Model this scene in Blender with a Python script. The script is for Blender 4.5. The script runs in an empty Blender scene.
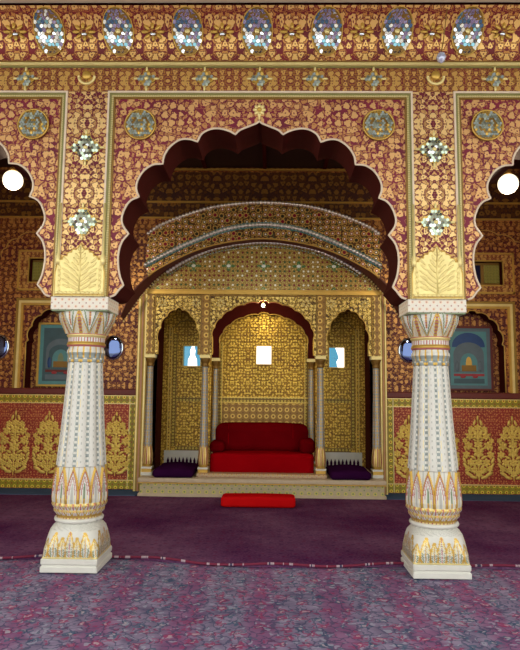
import bpy, math, random
from math import sin, cos, pi, sqrt, atan2
from mathutils import Vector, Matrix
from mathutils.geometry import tessellate_polygon
C = bpy.context.scene.collection
rnd = random.Random(7)

# ------------------------------------------------------------------ materials
class G:
    """tiny helper for node graphs"""
    def __init__(s, name):
        s.mat = bpy.data.materials.new(name); s.mat.use_nodes = True
        s.t = s.mat.node_tree; s.n = s.t.nodes; s.n.clear()
        s.out = s.n.new('ShaderNodeOutputMaterial'); s.b = s.n.new('ShaderNodeBsdfPrincipled')
        s.t.links.new(s.b.outputs[0], s.out.inputs[0])
        s._uv = None
    def put(s, sock, v):
        if isinstance(v, bpy.types.NodeSocket): s.t.links.new(v, sock)
        else:
            if hasattr(sock.default_value, '__len__') and not hasattr(v, '__len__'): v = (v,) * len(sock.default_value)
            if hasattr(v, '__len__') and len(sock.default_value) == 4 and len(v) == 3: v = (*v, 1)
            sock.default_value = v
    def m(s, op, *a, clamp=False):
        n = s.n.new('ShaderNodeMath'); n.operation = op; n.use_clamp = clamp
        for i, v in enumerate(a): s.put(n.inputs[i], v)
        return n.outputs[0]
    def v(s, op, *a):
        n = s.n.new('ShaderNodeVectorMath'); n.operation = op
        for i, x in enumerate(a): s.put(n.inputs[i] if not (op == 'SCALE' and i == 1) else n.inputs['Scale'], x)
        return n.outputs['Value'] if op in ('LENGTH', 'DISTANCE') else n.outputs[0]
    def uv(s):
        if s._uv is None:
            n = s.n.new('ShaderNodeUVMap'); sp = s.n.new('ShaderNodeSeparateXYZ')
            s.t.links.new(n.outputs[0], sp.inputs[0]); s._uv = (sp.outputs[0], sp.outputs[1])
        return s._uv
    def xyz(s, x, y, z=0.0):
        n = s.n.new('ShaderNodeCombineXYZ')
        for i, v in enumerate((x, y, z)): s.put(n.inputs[i], v)
        return n.outputs[0]
    def sep(s, v):
        n = s.n.new('ShaderNodeSeparateXYZ'); s.put(n.inputs[0], v); return n.outputs
    def noise(s, vec, scale, detail=2.0, rough=.5):
        n = s.n.new('ShaderNodeTexNoise'); n.noise_dimensions = '2D' if False else '3D'
        s.put(n.inputs['Vector'], vec); n.inputs['Scale'].default_value = scale
        n.inputs['Detail'].default_value = detail; n.inputs['Roughness'].default_value = rough
        return n.outputs[0]
    def vor(s, vec, scale, rand=1.0, feature='F1'):
        n = s.n.new('ShaderNodeTexVoronoi'); n.voronoi_dimensions = '2D'; n.feature = feature
        s.put(n.inputs['Vector'], vec); n.inputs['Scale'].default_value = scale; n.inputs['Randomness'].default_value = rand
        return n.outputs
    def mix(s, f, a, b):
        n = s.n.new('ShaderNodeMix'); n.data_type = 'RGBA'
        s.put(n.inputs[0], f); s.put(n.inputs[6], a); s.put(n.inputs[7], b)
        return n.outputs[2]
    def lt(s, a, b): return s.m('LESS_THAN', a, b)
    def gt(s, a, b): return s.m('GREATER_THAN', a, b)
    def ramp(s, x, a, b): # 0 below a, 1 above b
        n = s.n.new('ShaderNodeMapRange'); n.clamp = True
        s.put(n.inputs[0], x); n.inputs[1].default_value = a; n.inputs[2].default_value = b
        return n.outputs[0]
    def bump(s, h, dist, strength=1.0):
        n = s.n.new('ShaderNodeBump'); n.inputs['Distance'].default_value = dist; n.inputs['Strength'].default_value = strength
        s.put(n.inputs['Height'], h); s.t.links.new(n.outputs[0], s.b.inputs['Normal'])
    def set(s, color=None, rough=None, metal=None, **k):
        if color is not None: s.put(s.b.inputs['Base Color'], color)
        if rough is not None: s.put(s.b.inputs['Roughness'], rough)
        if metal is not None: s.put(s.b.inputs['Metallic'], metal)
        for kk, vv in k.items(): s.put(s.b.inputs[kk.replace('_', ' ')], vv)
        return s.mat

def flat(name, color, rough=.6, metal=0.0, var=.12, **k):
    g = G(name); u, v = g.uv()
    nz = g.noise(g.xyz(u, v), 9.0, 3)
    d = tuple(c * (1 - var * 2) for c in color); l = tuple(min(1, c * (1 + var)) for c in color)
    return g.set(g.mix(nz, d, l), rough, metal, **k)

def flora_mask(g, u, v, S, W, H, off=0.0, sparse=0.0):
    """gilded blossoms, leaves and curling stems, mirrored like the hand-painted work"""
    x = g.m('PINGPONG', g.m('ADD', u, off), W) if W else u
    y = g.m('PINGPONG', v, H) if H else v
    p0 = g.xyz(x, y)
    nz = g.n.new('ShaderNodeTexNoise'); g.put(nz.inputs['Vector'], p0); nz.inputs['Scale'].default_value = S * .8
    p = g.v('ADD', p0, g.v('SCALE', g.v('SUBTRACT', nz.outputs['Color'], (.5, .5, .5)), .62 / S))
    # blossoms
    o = g.vor(p, S, .55)
    d = g.v('SCALE', g.v('SUBTRACT', p, o['Position']), S)
    dx, dy, _ = g.sep(d); cr, cg, cb = g.sep(o['Color'])
    r = o['Distance']; a = g.m('ARCTAN2', dy, dx)
    ph1 = g.m('MULTIPLY', cr, 6.28); ph2 = g.m('MULTIPLY', cb, 6.28)
    lob = g.m('ADD', g.m('MULTIPLY', .055, g.m('COSINE', g.m('ADD', g.m('MULTIPLY', a, 3.0), ph1))), g.m('MULTIPLY', .035, g.m('COSINE', g.m('ADD', g.m('MULTIPLY', a, 7.0), ph2))))
    pet = g.m('ADD', g.m('ADD', .335 - sparse, g.m('MULTIPLY', g.m('SUBTRACT', cb, .5), .10)), lob)
    fl = g.lt(r, pet)
    eye = g.m('MULTIPLY', g.lt(r, .085), g.gt(cg, .5))
    fl = g.m('SUBTRACT', fl, eye, clamp=True)
    # leaves: small packed curling leaf shapes between the blossoms
    nz2 = g.n.new('ShaderNodeTexNoise'); g.put(nz2.inputs['Vector'], p0); nz2.inputs['Scale'].default_value = S * 1.7
    pl = g.v('ADD', p0, g.v('SCALE', g.v('SUBTRACT', nz2.outputs['Color'], (.5, .5, .5)), .95 / S))
    o2 = g.vor(pl, S * 1.45, .95, 'DISTANCE_TO_EDGE'); o4 = g.vor(pl, S * 1.45, .95); lr_, _, _ = g.sep(o4['Color'])
    lf = g.m('MULTIPLY', g.m('MULTIPLY', g.gt(o2['Distance'], .155 + sparse), g.gt(lr_, .14)), g.gt(r, g.m('ADD', pet, .075)))
    lf = g.m('MULTIPLY', lf, g.gt(g.m('ABSOLUTE', g.m('SUBTRACT', o4['Distance'], .16)), .025))
    o3 = g.vor(p, S, .55, 'DISTANCE_TO_EDGE')
    st = g.m('MULTIPLY', g.lt(g.m('ABSOLUTE', g.m('SUBTRACT', o3['Distance'], .06)), .020), g.gt(cr, .6))
    mask = g.m('MAXIMUM', g.m('MAXIMUM', fl, lf), st)
    return mask, fl, cg, r

def flora(name, ground, gold, gold2, S=14, W=.4, H=.35, metal=.55, rough=.38, off=0.0, sparse=0.0, grough=.55, bumpd=.004, speck=None):
    g = G(name); u, v = g.uv()
    mask, fl, cg, r = flora_mask(g, u, v, S, W, H, off, sparse)
    tone = g.noise(g.xyz(u, v), 3.0, 2)
    gr = g.mix(g.ramp(tone, .35, .65), tuple(c * .8 for c in ground), tuple(min(1, c * 1.2) for c in ground))
    gc = g.mix(fl, gold2, gold)
    if speck: gc = g.mix(g.m('MULTIPLY', fl, g.gt(cg, .72)), gc, speck)
    col = g.mix(mask, gr, gc)
    g.bump(mask, bumpd, .8)
    return g.set(col, g.m('SUBTRACT', grough, g.m('MULTIPLY', mask, grough - rough)), g.m('MULTIPLY', mask, metal))

def beadstrip(name, ground, dot, dot2, pitch=.07, r=.3, axis=0, metal=.3):
    """narrow painted border with a row of lozenges and dots in both directions of its strip"""
    g = G(name); u, v = g.uv()
    a = g.m('SUBTRACT', g.m('FRACT', g.m('DIVIDE', u, pitch)), .5)
    b = g.m('SUBTRACT', g.m('FRACT', g.m('DIVIDE', v, pitch)), .5)
    ra = g.m('SQRT', g.m('ADD', g.m('MULTIPLY', a, a), g.m('MULTIPLY', b, b)))
    di = g.m('ADD', g.m('ABSOLUTE', a), g.m('ABSOLUTE', b))
    col = g.mix(g.lt(ra, r), ground, dot)
    col = g.mix(g.lt(ra, r * .45), col, dot2)
    col = g.mix(g.gt(di, .86), col, dot2)
    g.bump(g.lt(ra, r), .003)
    return g.set(col, .45, g.m('MULTIPLY', g.lt(ra, r), metal))

M = {}
GOLD = (.80, .56, .22); GOLDL = (.93, .73, .36); GOLDD = (.60, .36, .10)
M['spandrel'] = flora('gilt blossoms on crimson', (.18, .005, .026), (.74, .43, .16), (.58, .28, .09), S=12.5, W=1.62, H=0, rough=.42, metal=.4)
M['pilaster'] = flora('mirrored gilt blossoms on crimson', (.16, .004, .020), (.88, .61, .24), (.68, .40, .13), S=13.5, W=.2025, H=.34, off=0, metal=.4, sparse=.035)
M['band'] = flora('gilt scrolls on brown crimson', (.18, .012, .016), (.70, .42, .11), (.46, .22, .05), S=15, W=.29, H=.125, metal=.4)
M['frieze'] = flora('large gilt blossoms on oxblood', (.17, .005, .010), (.86, .55, .17), (.62, .30, .07), S=12.5, W=.33, H=0, metal=.4)
M['inner'] = flora('gilt blossoms on dark maroon', (.11, .007, .009), (.60, .30, .075), (.36, .14, .028), S=11.5, W=.34, H=.55, metal=.4, sparse=.02)
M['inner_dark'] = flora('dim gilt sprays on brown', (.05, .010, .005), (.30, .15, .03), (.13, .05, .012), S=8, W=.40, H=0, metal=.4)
M['alcove'] = flora('fine gilt sprays on ochre', (.28, .13, .008), (.90, .62, .09), (.58, .35, .03), S=19, W=.28, H=0, metal=.45, rough=.4)
M['fac'] = flora('lacy gilt foliage', (.12, .055, .006), (.88, .66, .17), (.70, .48, .09), S=15, W=0, H=0, metal=.45, rough=.35)
M['dado'] = flora('fine gold speckle on rose red', (.34, .022, .018), (.74, .30, .09), (.52, .13, .05), S=24, W=.26, H=0, metal=.2, sparse=.06)
M['goldplain'] = flat('aged gold leaf', (.68, .44, .09), .38, .55)
M['goldlight'] = flat('pale gold leaf', (.95, .78, .32), .40, .35)
M['golddark'] = flat('dull bronze gold', (.28, .16, .03), .45, .45)
M['marble'] = flat('white painted marble', (.74, .745, .66), .38, 0, .07)
M['white'] = flat('white moulding paint', (.80, .66, .48), .5)
M['red'] = flat('carmine line paint', (.42, .04, .05), .5)
M['green'] = flat('sage line paint', (.22, .30, .16), .5)
M['olive'] = flat('olive green moulding', (.26, .25, .08), .5, .2)
M['grey'] = flat('grey green bead', (.32, .38, .35), .5)
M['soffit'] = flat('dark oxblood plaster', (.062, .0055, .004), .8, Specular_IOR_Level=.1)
M['ledge'] = flat('red brown ledge', (.16, .022, .012), .5)
M['brown'] = flat('brown painted soffit', (.15, .04, .026), .7)
M['ceil'] = flat('dark maroon ceiling', (.025, .006, .005), .6)
M['stone'] = flat('pale sandstone', (.55, .47, .38), .8)
M['border'] = beadstrip('green gold bead border', (.33, .27, .015), (.90, .76, .08), (.36, .06, .015), .095, .28)
M['alcborder'] = beadstrip('gold bead border', (.24, .15, .01), (.88, .70, .10), (.26, .08, .015), .06, .3)
M['dots'] = beadstrip('riser flower border', (.50, .43, .25), (.62, .58, .16), (.22, .28, .14), .11, .27)
M['dots2'] = beadstrip('rose flower step', (.50, .36, .22), (.62, .46, .18), (.40, .16, .12), .07, .27)
M['abdots'] = beadstrip('abacus flowers', (.82, .78, .66), (.80, .62, .45), (.45, .25, .20), .063, .22)
M['lat'] = beadstrip('gilt lattice', (.36, .19, .02), (.78, .54, .12), (.22, .10, .015), .12, .34)
M['line'] = beadstrip('gold dentil line', (.50, .42, .14), (.88, .74, .38), (.25, .25, .10), .022, .35)
M['pierg'] = flat('brushed old gold', (.40, .26, .045), .45, .45)
M['bouq'] = flat('bright relief gilding', (.92, .68, .15), .42, .3)
M['cream'] = flat('cream painted stone', (.58, .48, .33), .5)
M['jaali'] = flat('yellow green pierced plaster', (.46, .42, .08), .5)
M['pinkgold'] = flat('rose gilt strip', (.52, .26, .14), .5, .2)
M['silver'] = flat('silvered mirror chip', (.78, .86, .90), .12, .95, .05)
M['silverb'] = flat('blue mirror chip', (.20, .42, .50), .15, .85, .05)
M['silverg'] = flat('green mirror chip', (.50, .62, .48), .2, .8, .05)
M['dullg'] = flat('tarnished green glass chip', (.30, .34, .26), .3, .5, .1)
M['pearl'] = flat('pearl glass bead', (.97, .98, .96), .30, .85, .03)
M['teal'] = flat('turquoise paint', (.10, .32, .33), .4)
M['tealD'] = flat('dark slate paint', (.05, .12, .14), .4)
M['blue'] = flat('deep blue paint', (.015, .075, .24), .4)
M['greyb'] = flat('grey blue paint', (.12, .18, .21), .4)
M['mirror'] = flat('convex mirror glass', (.12, .17, .34), .06, 1.0, .02)

def mosaic(name):
    g = G(name); u, v = g.uv()
    P = .075
    a = g.m('SUBTRACT', g.m('FRACT', g.m('DIVIDE', u, P)), .5); b = g.m('SUBTRACT', g.m('FRACT', g.m('DIVIDE', v, P)), .5)
    r = g.m('SQRT', g.m('ADD', g.m('MULTIPLY', a, a), g.m('MULTIPLY', b, b)))
    cell = g.xyz(g.m('FLOOR', g.m('DIVIDE', u, P)), g.m('FLOOR', g.m('DIVIDE', v, P)))
    wn = g.n.new('ShaderNodeTexWhiteNoise'); wn.noise_dimensions = '2D'; g.put(wn.inputs['Vector'], cell)
    k = wn.outputs['Value']
    gem = g.mix(g.gt(k, .5), (.20, .015, .03), (.045, .10, .04)); gem = g.mix(g.gt(k, .76), gem, (.9, .92, .8))
    col = g.mix(g.lt(r, .22), (.33, .22, .035), gem)
    # emerald cross flowers
    X = g.m('SUBTRACT', g.m('FRACT', g.m('ADD', g.m('DIVIDE', u, .56), .5)), .5); Y = g.m('SUBTRACT', g.m('FRACT', g.m('DIVIDE', v, .42)), .5)
    R = g.m('SQRT', g.m('ADD', g.m('MULTIPLY', X, X), g.m('MULTIPLY', Y, Y))); A = g.m('ARCTAN2', Y, X)
    f = g.lt(R, g.m('ADD', .14, g.m('MULTIPLY', .06, g.m('COSINE', g.m('MULTIPLY', A, 4.0)))))
    col = g.mix(f, col, (.07, .19, .06)); col = g.mix(g.lt(R, .06), col, (.8, .9, .85))
    fine = g.vor(g.xyz(u, v), 45, 1)
    col = g.mix(g.m('MULTIPLY', g.lt(fine['Distance'], .22), g.gt(r, .3)), col, (.92, .72, .28))
    return g.set(col, .3, .35)
M['mosaic'] = mosaic('jewelled mosaic ground')

def gemband(name):
    g = G(name); u, v = g.uv()
    o = g.vor(g.xyz(u, v), 10.5, .35); r = o['Distance']
    c1, c2, c3 = g.sep(o['Color'])
    col = g.mix(g.lt(r, .40), (.11, .035, .010), (.74, .50, .13))
    col = g.mix(g.lt(r, .29), col, g.mix(g.gt(c2, .4), (.035, .03, .012), (.25, .006, .03)))
    col = g.mix(g.m('MULTIPLY', g.lt(r, .15), g.gt(c1, .3)), col, (.95, .92, .85))
    o2 = g.vor(g.xyz(u, v), 34, 1)
    e, _, _ = g.sep(o2['Color'])
    k = g.m('MULTIPLY', g.lt(o2['Distance'], .33), g.gt(r, .4))
    col = g.mix(k, col, g.mix(g.gt(e, .3), (.05, .15, .07), (.62, .42, .10)))
    return g.set(col, .3, .4)
M['gemband'] = gemband('jewelled crimson band')

def cloth(name, a, b, scale=60, rough=.95, sheen=0.0):
    g = G(name); u, v = g.uv()
    n1 = g.noise(g.xyz(u, v), scale, 3); n2 = g.noise(g.xyz(u, v), 2.2, 3)
    g.bump(n1, .004, .5)
    return g.set(g.mix(g.m('ADD', g.m('MULTIPLY', n1, .4), g.m('MULTIPLY', g.ramp(n2, .3, .7), .6)), a, b), rough, 0, Sheen_Weight=sheen, Specular_IOR_Level=0.0, IOR=1.0)
M['velvet'] = cloth('crimson velvet', (.11, .001, .003), (.18, .002, .005))
M['velvetb'] = cloth('scarlet cotton', (.48, .004, .006), (.62, .008, .008))
M['purple'] = cloth('aubergine velvet', (.022, .003, .028), (.04, .006, .045))

def rug(name):
    g = G(name); u, v = g.uv(); p = g.xyz(u, v)
    big = g.noise(p, 1.1, 3); mid = g.noise(p, 7, 3)
    stripe = g.m('ADD', .5, g.m('MULTIPLY', .5, g.m('SINE', g.m('ADD', g.m('MULTIPLY', u, 11.5), g.m('MULTIPLY', mid, 1.5)))))
    base = g.mix(g.ramp(mid, .35, .65), (.16, .13, .215), (.30, .25, .36))
    base = g.mix(g.m('MULTIPLY', g.ramp(stripe, .45, .9), .55), base, (.25, .055, .17))
    # flowers and squiggles of the pile pattern
    pn = g.n.new('ShaderNodeTexNoise'); g.put(pn.inputs['Vector'], p); pn.inputs['Scale'].default_value = 14; pn.inputs['Detail'].default_value = 2
    q = g.v('ADD', p, g.v('SCALE', g.v('SUBTRACT', pn.outputs['Color'], (.5, .5, .5)), .13))
    o = g.vor(q, 6.5, .7); c1, c2, c3 = g.sep(o['Color']); d = g.v('SCALE', g.v('SUBTRACT', q, o['Position']), 6.5)
    dx, dy, _ = g.sep(d); a = g.m('ARCTAN2', dy, dx)
    fl = g.lt(o['Distance'], g.m('ADD', .24, g.m('MULTIPLY', .09, g.m('COSINE', g.m('MULTIPLY', a, 5.0)))))
    col = g.mix(g.m('MULTIPLY', fl, .75), base, g.mix(g.gt(c1, .45), (.06, .12, .19), (.33, .05, .13)))
    col = g.mix(g.m('MULTIPLY', g.lt(o['Distance'], .09), .7), col, (.50, .42, .45))
    o2 = g.vor(q, 18, 1); k1, k2, _ = g.sep(o2['Color'])
    dots = g.m('MULTIPLY', g.lt(o2['Distance'], .27), g.gt(k1, .35))
    col = g.mix(g.m('MULTIPLY', dots, .7), col, g.mix(g.gt(k2, .45), (.34, .36, .44), (.30, .05, .13)))
    e = g.vor(q, 12, 1, 'DISTANCE_TO_EDGE')
    col = g.mix(g.m('MULTIPLY', g.lt(e['Distance'], .075), .6), col, (.035, .06, .12))
    g.bump(g.noise(p, 160, 2), .004, .5)
    return g.set(col, .95, 0, Specular_IOR_Level=0.0, IOR=1.0)
M['rug'] = rug('patterned mauve pile carpet')
def rugback(name):
    g = G(name); u, v = g.uv(); p = g.xyz(u, v)
    big = g.noise(p, .8, 3); mid = g.noise(p, 5, 4); f = g.noise(p, 40, 2)
    col = g.mix(g.ramp(g.m('ADD', big, g.m('MULTIPLY', g.m('SUBTRACT', f, .5), .5)), .33, .66), (.090, .020, .078), (.20, .092, .175))
    col = g.mix(g.m('MULTIPLY', g.ramp(mid, .35, .7), .35), col, (.045, .014, .055))
    o = g.vor(p, 9, .6); c1, _, _ = g.sep(o['Color'])
    col = g.mix(g.m('MULTIPLY', g.lt(o['Distance'], .2), .35), col, g.mix(g.gt(c1, .5), (.03, .01, .06), (.14, .008, .05)))
    g.bump(f, .004, .5)
    return g.set(col, .95, 0, Specular_IOR_Level=0.0, IOR=1.0)
M['rugback'] = rugback('plain plum carpet')
M['bluestrip'] = cloth('slate blue woven edging', (.06, .10, .19), (.09, .15, .26))
def edging(name):
    g = G(name); u, v = g.uv()
    k = g.noise(g.xyz(u, 0.0), 11, 3)
    col = g.mix(g.gt(k, .54), (.16, .01, .04), (.42, .32, .36)); col = g.mix(g.gt(k, .62), col, (.04, .03, .08))
    return g.set(col, .85)
M['edging'] = edging('striped selvedge')

def glow(name, color, strength):
    g = G(name); g.set((.8, .8, .8), .3)
    g.put(g.b.inputs['Emission Color'], color); g.b.inputs['Emission Strength'].default_value = strength
    return g.mat
M['globe'] = glow('lit opal globe', (1, .86, .58), 1.75)
M['bulb'] = glow('lit bulb', (1, .82, .55), 3)
def glass(name, col, trans):
    g = G(name); t = g.n.new('ShaderNodeBsdfTransparent'); t.inputs[0].default_value = (*col, 1)
    gl = g.n.new('ShaderNodeBsdfGlossy'); gl.inputs['Roughness'].default_value = .05
    mx = g.n.new('ShaderNodeMixShader'); mx.inputs[0].default_value = trans
    g.t.links.new(t.outputs[0], mx.inputs[1]); g.t.links.new(gl.outputs[0], mx.inputs[2]); g.t.links.new(mx.outputs[0], g.out.inputs[0])
    return g.mat
M['pane'] = glass('clear pane', (.97, .98, 1), .04)
M['panedark'] = flat('dark blue glass', (.012, .016, .06), .08)
M['paneblue'] = glass('sky blue pane', (.24, .46, .56), .04)
M['crystal'] = flat('crystal glass', (.60, .66, .85), .08, .3)

# ------------------------------------------------------------------ mesh building
class MB:
    def __init__(s): s.v = []; s.f = []; s.m = []; s.sm = []
    def add(s, vs, fs, mi=0, smooth=False):
        o = len(s.v); s.v += [tuple(p) for p in vs]
        for i, f in enumerate(fs):
            s.f.append([a + o for a in f]); s.m.append(mi[i] if isinstance(mi, list) else mi); s.sm.append(smooth)
        return s
    def box(s, x0, x1, y0, y1, z0, z1, mi=0, bev=0.0):
        if bev:
            b = bev; vs = []; 
            for (ix, iy, iz) in [(i, j, k) for i in (0, 1) for j in (0, 1) for k in (0, 1)]:
                sx, sy, sz = (1 - 2 * ix), (1 - 2 * iy), (1 - 2 * iz); X, Y, Z = (x0, x1)[ix], (y0, y1)[iy], (z0, z1)[iz]
                vs += [(X, Y + sy * b, Z + sz * b), (X + sx * b, Y, Z + sz * b), (X + sx * b, Y + sy * b, Z)]
            idx = lambda i, j, k: (i * 4 + j * 2 + k) * 3
            fs = []
            for i in (0, 1): fs.append([idx(i, 0, 0), idx(i, 1, 0), idx(i, 1, 1), idx(i, 0, 1)])
            for j in (0, 1): fs.append([idx(0, j, 0) + 1, idx(0, j, 1) + 1, idx(1, j, 1) + 1, idx(1, j, 0) + 1])
            for k in (0, 1): fs.append([idx(0, 0, k) + 2, idx(1, 0, k) + 2, idx(1, 1, k) + 2, idx(0, 1, k) + 2])
            for i in (0, 1):
                for j in (0, 1): fs.append([idx(i, j, 0), idx(i, j, 1), idx(i, j, 1) + 1, idx(i, j, 0) + 1])
                for k in (0, 1): fs.append([idx(i, 0, k), idx(i, 1, k), idx(i, 1, k) + 2, idx(i, 0, k) + 2])
            for j in (0, 1):
                for k in (0, 1): fs.append([idx(0, j, k) + 1, idx(1, j, k) + 1, idx(1, j, k) + 2, idx(0, j, k) + 2])
            for i in (0, 1):
                for j in (0, 1):
                    for k in (0, 1): a = idx(i, j, k); fs.append([a, a + 1, a + 2])
            return s.add(vs, fs, mi)
        vs = [(x, y, z) for x in (x0, x1) for y in (y0, y1) for z in (z0, z1)]
        return s.add(vs, [[0, 1, 3, 2], [4, 6, 7, 5], [0, 4, 5, 1], [2, 3, 7, 6], [0, 2, 6, 4], [1, 5, 7, 3]], mi)
    def prism(s, poly, y0, y1, holes=(), mf=0, ms=1, mb=None):
        loops = [list(poly)] + [list(h) for h in holes]
        tri = tessellate_polygon([[Vector((a, b, 0)) for a, b in L] for L in loops])
        fl = [p for L in loops for p in L]; n = len(fl); mb = mf if mb is None else mb
        s.add([(a, y0, b) for a, b in fl], [list(t) for t in tri], mf)
        s.add([(a, y1, b) for a, b in fl], [list(reversed(t)) for t in tri], mb)
        for L in loops:
            k = len(L); s.add([(a, y0, b) for a, b in L] + [(a, y1, b) for a, b in L], [[i, (i + 1) % k, k + (i + 1) % k, k + i] for i in range(k)], ms)
        return s
    def lathe(s, prof, n=24, c=(0, 0, 0), mi=0, axis='z', a0=0.0):
        vs = []; fs = []
        for r, z in prof:
            for i in range(n):
                a = a0 + 2 * pi * i / n
                vs.append((c[0] + r * cos(a), c[1] + r * sin(a), c[2] + z) if axis == 'z' else (c[0] + r * cos(a), c[1] - z, c[2] + r * sin(a)))
        for j in range(len(prof) - 1):
            for i in range(n): fs.append([j * n + i, j * n + (i + 1) % n, (j + 1) * n + (i + 1) % n, (j + 1) * n + i])
        fs.append(list(range(n - 1, -1, -1))); fs.append([(len(prof) - 1) * n + i for i in range(n)])
        return s.add(vs, fs, mi, True)
    def tube(s, pts, r, mi=0, n=6, closed=False, sy=1.0):
        P = [Vector(p) for p in pts]; N = len(P); vs = []; fs = []
        for i, p in enumerate(P):
            t = (P[(i + 1) % N] - P[i - 1]) if closed else (P[min(i + 1, N - 1)] - P[max(i - 1, 0)])
            t.normalize(); ref = Vector((0, 1, 0)) if abs(t.y) < .9 else Vector((1, 0, 0))
            b = t.cross(ref).normalized(); c2 = b.cross(t).normalized()
            for k in range(n):
                a = 2 * pi * k / n; vs.append(p + b * (r * cos(a)) + c2 * (r * sy * sin(a)))
        for i in range(N if closed else N - 1):
            j = (i + 1) % N
            for k in range(n): fs.append([i * n + k, i * n + (k + 1) % n, j * n + (k + 1) % n, j * n + k])
        if not closed: fs.append(list(range(n))); fs.append([(N - 1) * n + k for k in range(n - 1, -1, -1)])
        return s.add(vs, fs, mi, True)
    def blob(s, c, rx, ry, rz, rot=0.0, mi=0, u=8, w=5):
        """smooth flattened pad; rot turns it in the wall plane"""
        vs = []; fs = []
        for j in range(1, w):
            ph = pi * j / w
            for i in range(u):
                a = 2 * pi * i / u; x, z, y = rx * sin(ph) * cos(a), rz * sin(ph) * sin(a), -ry * cos(ph)
                vs.append((c[0] + x * cos(rot) - z * sin(rot), c[1] + y, c[2] + x * sin(rot) + z * cos(rot)))
        vs += [(c[0], c[1] - ry, c[2]), (c[0], c[1] + ry, c[2])]; A = len(vs) - 2
        for j in range(w - 2):
            for i in range(u): fs.append([j * u + i, j * u + (i + 1) % u, (j + 1) * u + (i + 1) % u, (j + 1) * u + i])
        for i in range(u): fs.append([A, (i + 1) % u, i]); fs.append([A + 1, (w - 2) * u + i, (w - 2) * u + (i + 1) % u])
        return s.add(vs, fs, mi, True)
    def build(s, name, mats, parent=None, loc=(0, 0, 0), uvo=(0, 0), label=None, kind=None):
        me = bpy.data.meshes.new(name); me.from_pydata(s.v, [], s.f)
        if not isinstance(mats, (list, tuple)): mats = [mats]
        for m in mats: me.materials.append(M[m] if isinstance(m, str) else m)
        me.polygons.foreach_set('material_index', [min(i, len(mats) - 1) for i in s.m]); me.polygons.foreach_set('use_smooth', s.sm)
        uvl = me.uv_layers.new(name='UVMap'); me.update()
        dat = [0.0] * (len(me.loops) * 2)
        for p in me.polygons:
            n = p.normal; ax, ay, az = abs(n.x), abs(n.y), abs(n.z)
            for li in p.loop_indices:
                c = me.vertices[me.loops[li].vertex_index].co
                q = (c.x, c.z) if ay >= ax * .9 and ay >= az * .9 else ((c.y, c.z) if ax >= az else (c.x, c.y))
                dat[li * 2] = q[0] + uvo[0]; dat[li * 2 + 1] = q[1] + uvo[1]
        uvl.data.foreach_set('uv', dat)
        o = bpy.data.objects.new(name, me); C.objects.link(o); o.location = loc
        if parent: o.parent = parent
        if label: o['label'] = label
        if kind: o['kind'] = kind
        return o

def fixn(o):
    import bmesh
    bm = bmesh.new(); bm.from_mesh(o.data); bmesh.ops.recalc_face_normals(bm, faces=bm.faces); bm.to_mesh(o.data); bm.free(); return o
def tag(o, label, cat, group=None, kind=None):
    o['label'] = label; o['category'] = cat
    if group: o['group'] = group
    if kind: o['kind'] = kind
    return o
def thing(name, label, cat, loc=(0, 0, 0), group=None):
    o = bpy.data.objects.new(name, None); C.objects.link(o); o.location = loc; o.empty_display_size = .1
    return tag(o, label, cat, group)
def kids(o): return [c for c in bpy.data.objects if c.parent == o]
def dup(o, loc=None, label=None, parent=None):
    c = o.copy(); C.objects.link(c)
    if parent: c.parent = parent
    for ch in kids(o): dup(ch, parent=c)
    if loc is not None: c.location = loc
    if label: c['label'] = label
    return c
def struct(o): o['kind'] = 'structure'; return o
def bulge(p, q, h, n=7):
    """circular-ish lobe from p to q bulging by h to the left of travel"""
    p, q = Vector(p), Vector(q); d = q - p; nrm = Vector((-d.y, d.x)).normalized(); out = []
    for i in range(n):
        t = i / n; out.append(tuple(p + d * t + nrm * h * (1 - (2 * t - 1) ** 2) ** .8))
    return out
def spline(pts, n=8):
    out = []
    P = [Vector(p) for p in pts]; P = [P[0] * 2 - P[1]] + P + [P[-1] * 2 - P[-2]]
    for i in range(1, len(P) - 2):
        for k in range(n):
            t = k / n; a, b, c, d = P[i - 1:i + 3]
            out.append(tuple(.5 * ((2 * b) + (c - a) * t + (2 * a - 5 * b + 4 * c - d) * t * t + (3 * b - a - 3 * c + d) * t ** 3)))
    out.append(tuple(P[-2])); return out
def cusped(hw, zs, za, lobes=4, depth=.05, foot=None):
    """multifoil arch outline, left spring to right spring, apex ogee; returns list of (x,z)"""
    def env(t): # t 0 spring .. 1 apex
        a = t * pi / 2; return (-hw * cos(a), zs + (za - zs) * sin(a) * .93)
    cus = [env(i / (lobes + .35)) for i in range(lobes + 1)]
    L = []
    for i in range(lobes): L += bulge(cus[i], cus[i + 1], depth, 6)
    L.append(cus[lobes])
    p = Vector(cus[lobes]); q = Vector((0, za))
    for k in range(1, 5):
        t = k / 5; L.append((p.x + (q.x - p.x) * t, p.y + (q.y - p.y) * (t ** 1.0) + depth * .8 * sin(pi * t) * (1 - t)))
    L.append((0, za))
    return L + [(-x, z) for x, z in reversed(L[:-1])]

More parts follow.
